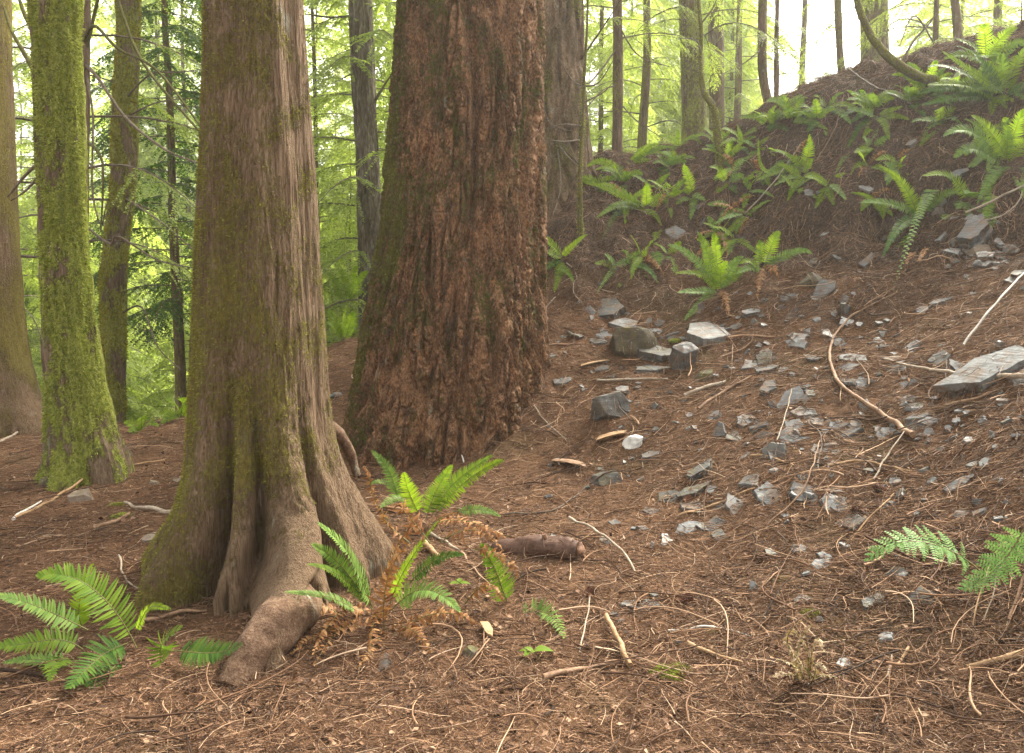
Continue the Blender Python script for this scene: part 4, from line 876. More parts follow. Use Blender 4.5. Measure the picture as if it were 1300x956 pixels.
# ------------------------------------------------------------------ stones
def stone_mat(name, stops, dirt=.3, mossy=0., rough=.55, layered=True, spec=.4):
    n = NT(name); v = n.coords()
    off = n.n('ShaderNodeVectorMath', {0: v, 1: n.n('ShaderNodeCombineXYZ', {0: n.math('MULTIPLY', n.objrand(), 37.0)}).outputs[0]}, operation='ADD').outputs[0]
    a = n.noise(off, 9, 6, .65, .5)
    lay = n.noise(n.n('ShaderNodeMapping', {'Vector': off, 'Scale': (6, 6, 90)}).outputs[0], 1, 3, .6)
    col = n.ramp(n.math('ADD', n.math('MULTIPLY', a, .7), n.math('MULTIPLY', lay, .3)), stops)
    d = n.noise(off, 11, 6, .75)
    col = n.mix(n.step(d, .47, .6, 0, dirt), col, (.115, .066, .036))
    l = n.noise(off, 38, 3, .7); col = n.mix(n.step(l, .63, .7, 0, .5), col, (.30, .31, .28))
    if mossy:
        g = n.n('ShaderNodeNewGeometry').outputs['Normal']; up = n.n('ShaderNodeSeparateXYZ', {0: g}).outputs[2]
        mo = n.noise(off, 11, 5, .7)
        col = n.mix(n.step(n.math('ADD', n.math('MULTIPLY', up, .12), mo), .58, .70, 0, mossy), col, n.ramp(n.noise(off, 120, 3), [(.35, (.05, .055, .01)), (.7, (.12, .12, .022))]))
    h = n.math('ADD', n.math('MULTIPLY', lay, .5 if layered else .1), n.math('MULTIPLY', a, .6))
    return n.done(n.principled(col, rough, n.bump(h, .7, .012), spec))
M_SLATE = stone_mat('slate', [(.3, (.035, .036, .037)), (.5, (.07, .072, .072)), (.7, (.135, .137, .135))], .85)
M_SLATE_PALE = stone_mat('pale_slate', [(.3, (.07, .072, .072)), (.5, (.135, .138, .138)), (.7, (.235, .238, .235))], .7, rough=.5)
M_SLATE_DARK = stone_mat('dark_slate', [(.3, (.028, .027, .026)), (.5, (.06, .058, .054)), (.7, (.12, .118, .11))], .35, .3)
M_STONE_MOSSY = stone_mat('mossy_stone', [(.3, (.035, .029, .02)), (.5, (.075, .064, .043)), (.7, (.14, .12, .085))], .35, .6, .8, False, .2)
M_STONE_BROWN = stone_mat('brown_stone', [(.3, (.10, .075, .055)), (.5, (.17, .135, .105)), (.7, (.27, .225, .18))], .35, .15, .8, False, .2)
M_QUARTZ = stone_mat('white_quartz', [(.3, (.4, .4, .38)), (.5, (.62, .62, .59)), (.7, (.8, .8, .78))], .2, rough=.5)
RM = {'s': M_SLATE, 'p': M_SLATE_PALE, 'd': M_SLATE_DARK, 'm': M_STONE_MOSSY, 'b': M_STONE_BROWN, 'q': M_QUARTZ}

def _ico(n):
    import bmesh
    bm = bmesh.new(); bmesh.ops.create_icosphere(bm, subdivisions=n, radius=1); bm.verts.ensure_lookup_table()
    V = np.array([v.co[:] for v in bm.verts]); F = np.array([[v.index for v in f.verts] for f in bm.faces]); bm.free(); return V, F
ICO5, ICO4, ICO3 = _ico(5), _ico(4), _ico(3)

def slab_geo(w, d, h, seed, corners=6, rough=.02):
    """layered slate plate: stacked splinters with broken edges"""
    rng = np.random.default_rng(seed); mb = MB()
    a = np.sort(rng.random(corners) * .75 + np.arange(corners)) / corners * 2 * np.pi
    rad = rng.uniform(.8, 1.12, corners)
    poly = np.stack([np.cos(a) * rad * w / 2, np.sin(a) * rad * d / 2], -1)
    nl = max(1, min(4, int(round(h / max(.012, .16 * min(w, d))))))
    z = -h / 2; m = 9
    for k in range(nl):
        t = h / nl * rng.uniform(.8, 1.15); sc_ = rng.uniform(.84, 1.0, (corners, 1)) if k else np.ones((corners, 1))
        if k == 0 and nl > 1: sc_ *= .95
        q = poly * sc_ + rng.normal(size=2) * .03 * w
        e = []                                               # chip the outline
        for i in range(corners):
            A, B = q[i], q[(i + 1) % corners]; u = np.linspace(0, 1, m, endpoint=False)[:, None]
            nrm = np.array([B[1] - A[1], A[0] - B[0]]); e.append(A + (B - A) * u + nrm * (rng.normal(size=(m, 1)) * .02 * np.sin(np.pi * u) - .03 * np.sin(np.pi * u)))
        e = np.vstack(e); M = len(e)
        tilt = rng.normal(size=2) * .05
        def ring(f, zz, sh=0):
            r = e * f + sh; return np.concatenate([r, (zz + r @ tilt + rng.normal(size=M) * rough * t * .3)[:, None]], 1)
        b = min(.004, t * .2); f1 = 1 - 2 * b / max(w, d)
        rings = [ring(.93, z - t * .05), ring(.985, z), ring(1, z + b), ring(.995, z + t * .5), ring(.985, z + t - b), ring(.985 * f1, z + t), ring(.6, z + t + .0), ring(.25, z + t)]
        mb.grid(np.array(rings), True)
        for R_, rev in ((rings[0], 1), (rings[-1], 0)):
            c = R_.mean(0); i = np.arange(M); tri = np.stack([np.zeros(M, int), 1 + i, 1 + (i + 1) % M], -1)
            mb.add(np.vstack([c, R_]), tri[:, ::-1] if rev else tri)
        z += t * .97
    return mb

def boulder_geo(w, d, h, seed, planes=14, ico=ICO5, noise=.05):
    rng = np.random.default_rng(seed); V, F = ico; V = V.copy()
    for _ in range(planes):
        n = unit(rng.normal(size=3)); c = rng.uniform(.52, .86); s = V @ n
        V -= np.maximum(s - c, 0)[:, None] * n
    V = V / np.abs(V).max(0)
    V = V * (1 + noise * fbm(V[:, 0] * 2.2 + seed, V[:, 1] * 2.2, V[:, 2] * 2.2, 4, 5))[:, None]
    mb = MB(); mb.add(V * np.array([w, d, h]) / 2, F); return mb

def frame_from(nrm, spin):
    nrm = unit(nrm); a = unit(np.cross([0, 1, 0.], nrm)); b = np.cross(nrm, a)
    c, s = math.cos(spin), math.sin(spin)
    return np.stack([a * c + b * s, -a * s + b * c, nrm], 1)

_sseed = [100]; ROCKV = []
def rock(label, x0, y0, x1, y1, kind='slab', mat='s', th=.35, tilt=(0, 0), spin=None, name=None, dep=.8, sink=.58, group=None, corners=None, cat=None, smooth_shade=None):
    """a stone filling the photograph rectangle (x0,y0)-(x1,y1); th = thickness / width, tilt = lean towards the viewer and to the right"""
    _sseed[0] += 1; sd = _sseed[0]; rng = random.Random(sd)
    C = hit((x0 + x1) / 2, y0 + (y1 - y0) * .72); s = C[1] / FPX
    w, hh = (x1 - x0) * s, (y1 - y0) * s
    N = gnormal(C[0], C[1], .12)
    N = unit(N * .8 + np.array([0, 0, .35]) + np.array([tilt[1], -tilt[0], 0]))
    view = unit(np.array([0, 0, CAM_H]) - C); face = max(.25, abs(float(N @ view)))
    t = min(th * w, hh)
    d = min(max((hh - t * math.sqrt(1 - face ** 2) * .9) / face, .45 * w), 1.5 * w) * dep / .8 if kind == 'slab' else w * dep
    if kind == 'slab': mb = slab_geo(w, d, t, sd, corners or rng.choice([5, 6, 6, 7]))
    else: mb = boulder_geo(w, d, hh * 1.15, sd); t = hh
    R = frame_from(N if kind == 'slab' else unit(N + np.array([0, 0, 1.])), rng.uniform(-.35, .35) if spin is None else spin)
    mb.v = [v @ R.T for v in mb.v]
    pos = C + N * t * (.5 - sink)
    mb.v = [v + pos for v in mb.v]
    nm = name or ('slate_stone' if kind == 'slab' else 'boulder')
    ROCKV.append(np.concatenate(mb.v))
    return solo(nm, mb, [RM[mat]], label, cat or ('stone' if kind == 'slab' else 'boulder'), tuple(pos), group, kind != 'slab' if smooth_shade is None else smooth_shade)

R_ = rock
R_('olive mossy boulder leaning over a dark ledge on the lower bank', 762,402,832,460, 'boulder','m', dep=.8, tilt=(.1,.5), sink=.38)
R_('dark ledge of slate jutting out beside the olive boulder', 806,428,866,464, 'slab','d', .35, (.1,.1), 0)
R_('flat pale-topped slate resting on a square block', 864,409,920,442, 'slab','p', .2, (-.1,.1), .1, sink=-.35)
R_('square grey block under the flat pale-topped slate', 852,430,892,472, 'boulder','s', dep=.8, sink=.3, smooth_shade=True)
R_('low mossy stone tucked below the square grey block', 878,468,912,484, 'boulder','m')
R_('dark mossy block standing upright below the olive boulder', 748,494,806,536, 'boulder','d', dep=.7, sink=.4)
R_('thin pale cap of slate on top of the dark mossy block', 780,492,804,503, 'slab','p', .15, (0,0), .2, sink=-1.2)
R_('grey-green slab poking out under the left bank fern', 750,362,802,406, 'slab','s', .35, (.3,-.3), .3)
R_('broken slate pieces just above the olive boulder', 774,399,815,420, 'slab','p', .2, (.2,.1))
R_('small slate plate between big fir and olive boulder', 748,424,772,438, 'slab','s', .2)
R_('thin slate plate below the olive boulder, left one', 747,462,776,474, 'slab','s', .2)
R_('long thin slate plate below the dark ledge', 800,461,852,474, 'slab','d', .15, (0,0), 0)
R_('flat grey chip close to the right side of the big fir', 692,440,706,457, 'slab','p', .2)
R_('pale flat chip at the foot of the big fir', 698,475,732,488, 'slab','p', .15)
R_('white quartz lump beside the split wood chunk', 791,548,820,573, 'boulder','q', dep=.7, name='quartz_lump')
R_('two-tone grey chip right of the white quartz lump', 810,571,842,586, 'slab','p', .25)
R_('dark half-buried stone between quartz and red-brown log', 748,594,804,616, 'boulder','d', dep=.7)
R_('slate leaning on the bank above the lime green fern', 846,281,874,306, 'slab','s', .2, (.4,-.3), .5)
R_('large pale slab facing the viewer, mid bank', 983,478,1035,522, 'slab','p', .16, (.75,-.1), .2)
R_('slate plate above the large pale slab, left of it', 956,459,998,475, 'slab','s', .25, (.1,0), 0)
R_('stack of thin slates left of the large pale slab', 960,474,990,504, 'slab','s', .4, (.3,-.2))
R_('diamond-shaped slate lying high on the bank', 1026,350,1064,376, 'slab','s', .14, (.5,-.4), .6)
R_('mossy stone beside the diamond-shaped slate', 1012,341,1048,370, 'boulder','m')
R_('small square slate below the mossy stone', 1003,414,1026,436, 'slab','p', .25, (.5,0))
R_('greenish slate under the lime green sword fern', 937,389,969,404, 'slab','s', .25, (.2,.2))
R_('dark rounded stone at the bend of the curved branch', 1062,378,1083,400, 'boulder','d')
R_('pale slate just under the dark rounded stone', 1066,398,1087,417, 'slab','p', .2, (.6,.1))
R_('slate inside the curve of the long curved branch', 1084,471,1107,497, 'slab','s', .25, (.6,0))
R_('flat slate below the light grey fallen stick', 1122,446,1152,460, 'slab','s', .2, (.2,0))
R_('small pale slate above the light grey fallen stick', 1148,430,1171,446, 'slab','p', .25, (.4,0))
R_('slate with a broken corner left of the white stick', 1163,383,1184,400, 'slab','s', .3, (.3,0))
R_('flat slate uphill of the white stick', 1180,376,1210,388, 'slab','s', .25)
R_('huge grey slab running out of the right edge', 1200,432,1345,486, 'slab','p', .17, (.3,-.4), -.35, corners=5, sink=.35)
R_('dark slab below the huge grey slab at the right edge', 1276,458,1330,492, 'slab','s', .3, (.5,-.3), .2)
R_('grey overhanging slab near the top right root', 1213,278,1266,312, 'slab','s', .3, (.1,-.3), .1, sink=0)
R_('tawny stone tucked under the overhanging slab', 1224,306,1260,326, 'boulder','b')
R_('white-edged slate right of the overhanging slab', 1261,300,1274,318, 'slab','p', .3, (.5,0))
R_('pale rough slate at the right edge above the huge slab', 1268,306,1290,328, 'boulder','s')
R_('thin slate at the right edge of the bank', 1256,327,1286,338, 'slab','p', .2)
R_('dark slate half buried at the right edge', 1280,336,1310,354, 'slab','d', .3)
R_('tiny white stone below the overhanging slab', 1232,332,1246,342, 'boulder','p')
R_('long upright splinter of slate with a mossy edge', 890,524,934,568, 'slab','s', .16, (.35,-.7), .95, dep=.35, corners=5)
R_('pointed slate above the long upright splinter', 894,514,920,538, 'slab','p', .2, (.5,-.3), .8, dep=.5)
R_('bent slate right of the long upright splinter', 932,518,960,545, 'slab','s', .25, (.5,.2))
R_('broad slate below the large pale slab', 990,528,1021,566, 'slab','s', .18, (.6,0))
R_('triangular pale slate right of the broad slate', 1046,528,1073,551, 'slab','p', .2, (.7,.1), corners=4)
R_('glossy grey slate against the curved branch', 1074,525,1104,549, 'slab','s', .2, (.7,0))
R_('pale slate under the lower end of the curved branch', 1112,533,1142,558, 'slab','p', .2, (.4,-.2))
R_('light slate right of the end of the curved branch', 1164,525,1194,543, 'slab','p', .25, (.3,0))
R_('dark layered stone downhill of the long splinter', 850,606,906,637, 'slab','d', .4, (.3,-.2), .2)
R_('narrow dark slate lying on the dark layered stone', 866,592,914,610, 'slab','d', .2, (.2,-.2), .3, sink=-.4)
R_('pale wedge of slate right of the red-brown log', 852,656,896,680, 'slab','p', .22, (.45,-.2), .3)
R_('upright slate with green specks, leftmost of a row of three', 968,614,995,645, 'slab','s', .25, (.8,0))
R_('mossy slate in the middle of a row of three', 1003,599,1040,643, 'slab','s', .35, (.6,0))
R_('bright white-grey slate, rightmost of a row of three', 1036,615,1087,650, 'slab','p', .22, (.7,.2), .2)
R_('pale slate crossed by a twig near the right margin', 1195,602,1243,624, 'slab','p', .25, (.4,-.2))
R_('grey slate showing through twigs above the lady fern', 1208,640,1238,662, 'slab','s', .25, (.6,0))
R_('flat slate below the row of three slates', 1001,686,1029,702, 'slab','s', .2, (.1,0))
R_('pale chip below the row of three slates', 1027,703,1059,727, 'slab','p', .2, (.5,0))
R_('dark slate under the tip of the lady fern', 1120,708,1157,742, 'slab','d', .25, (.5,-.5), .6)
R_('dark slate plate below the lady fern', 1153,736,1191,774, 'slab','d', .2, (.5,-.5), .6)
R_('wet dark slate left of the green sprout', 1001,746,1034,769, 'slab','d', .3, (.5,.2))
R_('long dark slate buried in twigs below the lady fern', 1088,752,1132,774, 'slab','d', .25, (.2,0))
R_('long flat blue-grey slate across the lower middle', 774,756,860,773, 'slab','s', .1, (0,0), 0, corners=6)
R_('small grey slate up right of the red-brown log', 772,655,791,668, 'slab','s', .25, (.4,0))
R_('mossy-edged slate behind the red-brown log', 797,663,824,676, 'slab','s', .25, (.4,0))
R_('dull slate at the cut end of the red-brown log', 760,676,778,694, 'slab','s', .2, (.5,0))
R_('slender grey shard pointing up in the foreground', 466,824,506,860, 'slab','s', .3, (.6,-.6), .9, dep=.35)
R_('mossy flat stone sunk into the lower foreground litter', 580,818,612,836, 'boulder','m')
R_('rounded brown stone in front of the mossy green trunk', 87,615,120,643, 'boulder','b', dep=.9)
R_('grey stone at the base of the mossy green trunk', 100,599,124,612, 'boulder','b')
R_('shaded boulder left of the mossy green trunk', 46,594,70,626, 'boulder','m')
R_('round mossy stone behind the mossy green trunk', 147,556,172,588, 'boulder','m', dep=.9)
R_('pale flat stone against the left side of the cedar', 180,672,212,690, 'boulder','b')
R_('tan stone on the open floor left of the cedar', 188,607,203,617, 'boulder','b')
R_('small brown stone near the left side of the cedar', 216,604,232,614, 'boulder','b')
R_('grey stone by the left margin above the lower fern', 2,748,18,757, 'boulder','b')
R_('grey stone on the bank between cedar and big fir', 416,495,436,506, 'boulder','s')
R_('grey stone at the left foot of the big fir', 476,560,494,574, 'boulder','b')
R_('slate in the dirt face below the big ridge fern', 1202,212,1234,226, 'slab','s', .3, (.3,-.2))
R_('dark stone at the back of the bank hollow', 1148,180,1166,190, 'slab','s', .3)
# more slates lying about in drifts
def slate_field(n, label, group, name, lo, hi, pick, seed):
    r = np.random.default_rng(seed); k = 0
    from mathutils import Matrix
    ms = [make_mesh(name, slab_geo(.055, .05, .011, 800 + seed + i, [4, 5, 6, 5][i % 4]), [[M_SLATE, M_SLATE_PALE, M_SLATE_DARK, M_SLATE][i % 4]], False) for i in range(12)]
    while k < n:
        px, py = pick(r)
        C = hit(px, py); N = unit(gnormal(C[0], C[1], .12) + np.array([0, -.12, .1]) + r.normal(size=3) * .22); s = lo * (hi / lo) ** r.random()
        o = bpy.data.objects.new(name, ms[k % 12]); link(o); R = frame_from(N, r.uniform(0, 6.28))
        M = Matrix.Translation(C - N * .001 * s) @ Matrix([list(q) for q in R]).to_4x4() @ Matrix.Diagonal((s, s * r.uniform(.5, 1), s * .62, 1))
        o.matrix_world = M; tag(o, label, 'stone', group)
        Vm = np.array([v.co[:] for v in ms[k % 12].vertices]); Mn = np.array(M); ROCKV.append(Vm @ Mn[:3, :3].T + Mn[:3, 3]); k += 1
_ctr = [(800,415,45,18),(1010,470,70,35),(985,560,60,30),(1060,540,60,25),(1150,440,50,25),(1035,630,50,22),(905,640,40,25),(1100,480,60,30),(930,430,50,25),(1010,420,40,25)]
def _pick(r):
    c = _ctr[r.integers(len(_ctr))]; return c[0] + r.normal() * c[2], c[1] + r.normal() * c[3]
slate_field(125, 'hand-sized grey slate half buried in twigs among the rocks of the bank', 'hand-sized slates half buried on the bank', 'slate_piece', 1.5, 4.4, _pick, 5)
slate_field(34, 'grey slate in the drift of broken rock at the upper right edge', 'broken slates at the upper right edge', 'slate_piece', 1.2, 3.4, lambda r: (1262 + r.normal() * 32, 322 + r.normal() * 26), 6)
slate_field(26, 'slate poking out of the dark rooty soil high on the bank', 'slates high on the dark bank', 'slate_piece', 1.4, 4.0, lambda r: (r.uniform(880, 1240), r.uniform(215, 345)), 7)
# loose chips too alike to tell apart
chips = []
for i in range(10):
    mb = slab_geo(.055, .045, .012, 700 + i, random.Random(i).choice([4, 5, 5, 6])); chips.append(make_mesh('slate_chip', mb, [[M_SLATE, M_SLATE_PALE, M_SLATE_DARK][i % 3]], False))
crng = np.random.default_rng(77); nchip = 0
while nchip < 230:
    px, py = crng.uniform(690, 1300), crng.uniform(330, 860)
    if crng.random() > np.exp(-((py - 520 - .05 * (px - 950)) / 120) ** 2) * (1 if px > 760 else .4) + .07: continue
    C = hit(px, py); N = unit(gnormal(C[0], C[1]) + crng.normal(size=3) * .3)
    o = bpy.data.objects.new('slate_chip', chips[nchip % 10]); link(o)
    R = frame_from(N, crng.uniform(0, 6.28)); from mathutils import Matrix
    o.matrix_world = Matrix.Translation(C + N * .006) @ Matrix([list(r) for r in R]).to_4x4() @ Matrix.Diagonal((*(crng.uniform(.55, 1.5) * np.array([1, 1, 1.0])), 1))
    tag(o, 'small thumb-sized grey slate chip lying loose among the twigs of the bank', 'stone chip', 'small slate chips strewn over the bank'); nchip += 1
# ------------------------------------------------------------------ fallen wood
def wood_mat(name, stops, grain=(40, 40, 40), rough=.75, lich=0.):
    n = NT(name); v = n.coords(); a = n.noise(v, 9, 5, .65); b = n.noise(v, 60, 4, .7)
    col = n.ramp(n.math('ADD', n.math('MULTIPLY', a, .55), n.math('MULTIPLY', b, .45)), stops)
    if lich: col = n.mix(n.step(n.noise(v, 24, 4, .7), .56, .64, 0, lich), col, (.33, .36, .28))
    return n.done(n.principled(col, rough, n.bump(b, .5, .006), .25))
M_STICK = wood_mat('stick_bark', [(.35, (.10, .055, .032)), (.5, (.2, .12, .072)), (.66, (.33, .215, .135))])
M_STICK_PALE = wood_mat('pale_stick', [(.35, (.15, .11, .078)), (.5, (.27, .21, .155)), (.66, (.41, .345, .27))], lich=.4)
M_STICK_WHITE = wood_mat('bleached_stick', [(.35, (.36, .32, .28)), (.5, (.5, .46, .41)), (.66, (.62, .59, .54))])
M_STICK_DARK = wood_mat('dark_stick', [(.35, (.03, .02, .015)), (.5, (.08, .055, .04)), (.66, (.16, .12, .09))], lich=.3)
M_STRAW_WOOD = wood_mat('yellow_wood', [(.35, (.16, .09, .042)), (.5, (.27, .165, .085)), (.66, (.38, .26, .15))])
M_LOG = wood_mat('red_log', [(.35, (.03, .017, .012)), (.5, (.075, .038, .026)), (.66, (.15, .088, .062))], rough=.65)
SM = {'s': M_STICK, 'p': M_STICK_PALE, 'w': M_STICK_WHITE, 'd': M_STICK_DARK, 'y': M_STRAW_WOOD}
def stick(label, pts, r0, r1, m='s', up=.0, name='fallen_stick', seed=1, twigs=(), cat='stick', bow=.0):
    """a stick on the ground through photograph pixels"""
    W = []
    for i, p in enumerate(pts):
        q = hit(*p[:2]); q[2] += r0 + (p[2] if len(p) > 2 else up); W.append(q)
    W = np.array(W); Q = resample(W, max(10, len(W) * 6)); Q[:, 2] = np.maximum(Q[:, 2], ground(Q[:, 0], Q[:, 1]) + r1 * .3)
    if len(pts) > 3: Q = resample(Q[::3], len(Q))
    Q = Q + .012 * np.stack([perlin(Q[:, 0] * 9, Q[:, 1] * 9, seed + k) for k in range(3)], -1)
    mb = MB(); r0 *= .8; r1 *= .75; tube(mb, Q, [r0, (r0 + r1) / 2, r1], 9, len(Q) * 2, rough=.16, rf=30, seed=seed)
    base = tuple(W[0])
    if not twigs: return solo(name, mb, [SM[m]], label, cat, base)
    t = thing(name, label, cat, base); part('stem', mb, [SM[m]], t)
    for tw in twigs:
        T = np.array([hit(*p[:2]) + np.array([0, 0, r0 + p[2]]) for p in tw]); mb = MB(); tube(mb, T, [r1 * .9, r1 * .4], 6, 8, rough=.1); part('twig', mb, [SM[m]], t)
    return t
st = stick
st('long brown curved branch bowing down the middle of the bank', [(1158,563),(1141,550),(1099,522),(1065,495),(1053,462),(1058,436),(1075,414),(1106,394),(1155,370)], .021, .006, 's', .015, 'fallen_branch', 3, cat='branch')
st('light grey fallen stick running out of the right edge', [(1300,491),(1245,488),(1196,484),(1151,474),(1113,461)], .018, .008, 'p', .03, 'fallen_branch', 4, cat='branch')
st('straight bleached white stick above the huge grey slab', [(1223,443,.02),(1262,404,.08),(1300,366,.1)], .009, .008, 'w', 0, seed=5)
st('brown stick lying under the huge grey slab', [(1186,521),(1225,515),(1268,500)], .013, .007, 's', seed=6)
st('yellowish stick left of the row of three slates', [(954,580),(980,583),(1008,594)], .010, .006, 'y', seed=7)
st('long yellow-brown branch below the curved branch end', [(1051,594),(1095,590),(1155,602)], .010, .006, 'y', seed=8)
st('straw coloured stick slanting above the pale wedge of slate', [(862,658),(910,642),(962,621)], .009, .006, 'y', seed=9)
st('thin brown stem crossing the row of three slates', [(971,671),(1006,650,.03),(1030,612,.05),(1043,560,.05)], .007, .004, 's', seed=10)
st('split yellow stick in the lower right litter', [(872,824),(905,834),(942,845)], .012, .004, 'y', seed=11)
st('crooked grey twig across the lower right litter', [(848,802),(902,799),(956,810)], .006, .004, 'w', seed=12)
st('tan stick entering from the lower right edge', [(1310,836),(1255,847),(1225,853)], .014, .010, 'y', seed=13)
st('reddish broken stick near the right margin, below the lady fern', [(1283,792),(1292,770,.03),(1300,755,.05)], .007, .005, 's', seed=14)
st('stout tan stick pointing to the bottom, centre right', [(769,795,.03),(783,820,.02),(799,850)], .013, .014, 'y', seed=15)
st('curved brown branch along the bottom centre', [(690,868),(735,856),(782,848)], .014, .010, 's', seed=16)
st('pale curving stick descending from the red-brown log', [(722,671,.05),(763,695,.06),(795,720,.04),(808,735)], .009, .007, 'p', seed=17)
st('thin upright whitish twig in the bottom centre', [(737,830),(743,800,.03),(750,776,.06)], .005, .003, 'p', seed=18)
st('dark twig lying behind the red-brown log', [(639,656),(698,652),(735,628),(752,612)], .008, .004, 'd', seed=19)
st('grey broken stick below the fern near the log', [(546,678),(565,690),(585,702)], .011, .008, 'p', seed=20)
st('tan split wood beneath the fern near the log', [(536,692),(552,708),(566,715)], .022, .014, 'y', seed=21)
st('brown stick slanting right of the rusty fronds', [(585,705),(605,728),(630,755)], .010, .005, 's', seed=22)
st('lichen-spotted straight stick below the olive boulder', [(758,486),(800,484),(848,483)], .012, .010, 'p', seed=23)
st('thin stick leaning out from the dark mossy block', [(806,512),(835,507),(880,507)], .008, .007, 's', seed=24)
st('grey peg leaning across the dark mossy block', [(764,519,.06),(782,527,.06),(800,538,.02)], .007, .006, 'd', seed=25)
st('long brown stick along the bank above the long splinter', [(886,522),(920,500),(955,480)], .015, .011, 's', seed=26)
st('pale lichen-crusted stick with a mossy end', [(868,505),(890,497),(922,487)], .018, .014, 'p', seed=27)
st('forked reddish root right of the pale-topped slate', [(914,458),(940,449),(956,437)], .009, .006, 's', 0.02, seed=28, twigs=[[(905,414,.02),(925,432,.02),(937,452,.02)], [(930,444,.02),(929,470,.01),(927,486,.01)]])
st('pale twig curving up against the foot of the big fir', [(588,590),(585,560,.06),(608,529,.1),(642,510,.12)], .006, .004, 'w', seed=29)
st('pale rootlet sprawling right of the big fir foot', [(677,519,.02),(698,543),(720,560)], .006, .005, 'p', seed=30)
st('twisting pale rootlet under the fern beside the thin sapling', [(720,336),(732,353),(728,371),(745,395)], .008, .006, 'p', seed=31)
st('pale loop of root beside the big fir', [(694,420),(690,400),(700,385),(708,378)], .008, .005, 'p', seed=32)
st('long tan stick leaning across the foot of the mossy green trunk', [(20,660),(73,634),(105,618,.03),(140,594,.05)], .012, .009, 'y', seed=33)
st('weathered stick tip with lichen by the left margin', [(18,662),(34,650),(52,640)], .012, .006, 'w', seed=34)
st('grey stick pointing at the left side of the cedar', [(217,654),(190,650),(173,647),(152,640)], .017, .010, 'p', seed=35)
st('pale stick in the lower left corner', [(-10,868),(28,854),(66,846)], .016, .013, 'y', seed=36)
st('brown root lying at the front of the cedar foot', [(183,790),(220,786),(262,781)], .012, .007, 's', seed=37)
st('pale straight stick on the floor at the far left', [(-5,566),(25,551),(65,541)], .016, .010, 'p', seed=38)
st('thin tan stick between mossy trunk and cedar', [(150,596),(180,590),(208,587)], .010, .008, 'y', seed=39)
st('reddish stick near the middle of the left floor', [(118,675),(150,664),(165,655)], .016, .010, 's', seed=40)
st('pale twig standing by the left root of the cedar', [(152,712,.02),(158,735),(178,752)], .006, .005, 'p', seed=41)
st('lichen-covered twig in the deep cleft of the cedar foot', [(286,752),(290,735,.05),(293,716,.1)], .006, .004, 'w', seed=42)
st('thin whitish stick leaning on the upper bank face', [(945,277,.02),(985,239,.08),(1016,199,.12)], .009, .006, 'p', seed=43)
st('thin brown stem rising to the white sky on the crest', [(1037,209,.03),(1061,173,.08),(1070,135,.1)], .008, .005, 's', seed=44)
st('dark crooked twig sprawling over the crest', [(1078,90),(1106,116,.05),(1135,132,.06),(1164,146,.04)], .012, .010, 'd', seed=45)
st('pale root looping out of the bank at the right', [(1225,285,.05),(1262,268,.05),(1305,245,.05)], .011, .010, 'p', seed=46)
st('thin root bent into a bow beneath the looping root', [(1243,292,.04),(1275,286,.05),(1292,270,.06),(1298,250,.05)], .008, .007, 'p', seed=47)
st('thin twig dangling below the light grey fallen stick', [(1201,540),(1200,500,.04),(1201,468,.05)], .005, .004, 'd', seed=48)
st('pale twig slanting below the curved branch end', [(1110,612),(1128,584,.03),(1150,556,.04)], .007, .004, 'p', seed=49)
st('bent thin twig right of the long splinter', [(1038,600),(1043,565,.03),(1030,548,.03),(1018,532,.02)], .006, .004, 'd', seed=50)
st('grey twig lying over the broad slate', [(986,565,.02),(998,535,.05),(1004,508,.06)], .005, .004, 'p', seed=51)
st('straw twig near the left end of the lady fern', [(1080,690),(1110,660,.02),(1135,635,.03)], .006, .004, 'y', seed=52)
st('tall thin dead stalk right of the lady fern tip', [(1236,805,.02),(1248,770,.06),(1256,745,.08)], .0035, .0025, 'y', seed=53)
st('pair-like pale stalk below the lady fern', [(1250,800,.02),(1260,775,.06),(1266,752,.08)], .003, .0025, 'p', seed=54)
# pale split-wood pieces
def chunk(label, x0, y0, x1, y1, sl, m='y', seed=1):
    a, b = hit(x0, y0), hit(x1, y1); a[2] += .02; b[2] += .02; L = np.linalg.norm(b - a)
    d = (b - a) / L; s = unit(np.cross(d, [0, 0, 1])); n = np.cross(s, d); rng = np.random.default_rng(seed)
    nv = 6; th = np.sort(rng.uniform(0, 2 * np.pi / nv * .7, nv) + np.arange(nv) * 2 * np.pi / nv); k = 10
    rad = rng.uniform(.65, 1.15, nv); u = np.linspace(0, 1, k)[:, None]
    st_, en = rng.uniform(-.02, .12, nv)[None], rng.uniform(.84, 1.06, nv)[None]        # torn ends
    U = st_ + (en - st_) * u; env = np.interp(U, [0, .1, .3, .8, 1], [.55, .9, 1, .95, .5]) * (1 + .06 * rng.normal(size=(k, nv)))
    G = a + d * (U * L)[..., None] + s * (sl * env * rad * np.cos(th))[..., None] + n * (sl * .32 * env * rad * np.sin(th) + .012 * np.sin(U * 2.6))[..., None]
    mb = MB(); mb.grid(G, True)
    for e, rev in ((0, 1), (-1, 0)):
        q = np.arange(nv); tri = np.stack([np.zeros(nv, int), 1 + q, 1 + (q + 1) % nv], -1); c = G[e].mean(0) + d * L * (.05 if rev else -.05); mb.add(np.vstack([c, G[e]]), tri[:, ::-1] if rev else tri)
    return solo('wood_chunk', mb, [SM[m]], label, 'wood chunk', tuple(a), smooth_shade=False)
chunk('split yellow wood chunk beside the white quartz lump', 756,563,797,553, .05, 'y', 1)
chunk('rotten brown wood chunk left of the half-buried dark stone', 700,588,742,596, .05, 's', 2)
chunk('orange strip of bark lying under the olive boulder', 735,470,774,461, .03, 'y', 3)
chunk('broken straw-coloured chip in the bottom centre litter', 613,797,622,815, .02, 'y', 4)
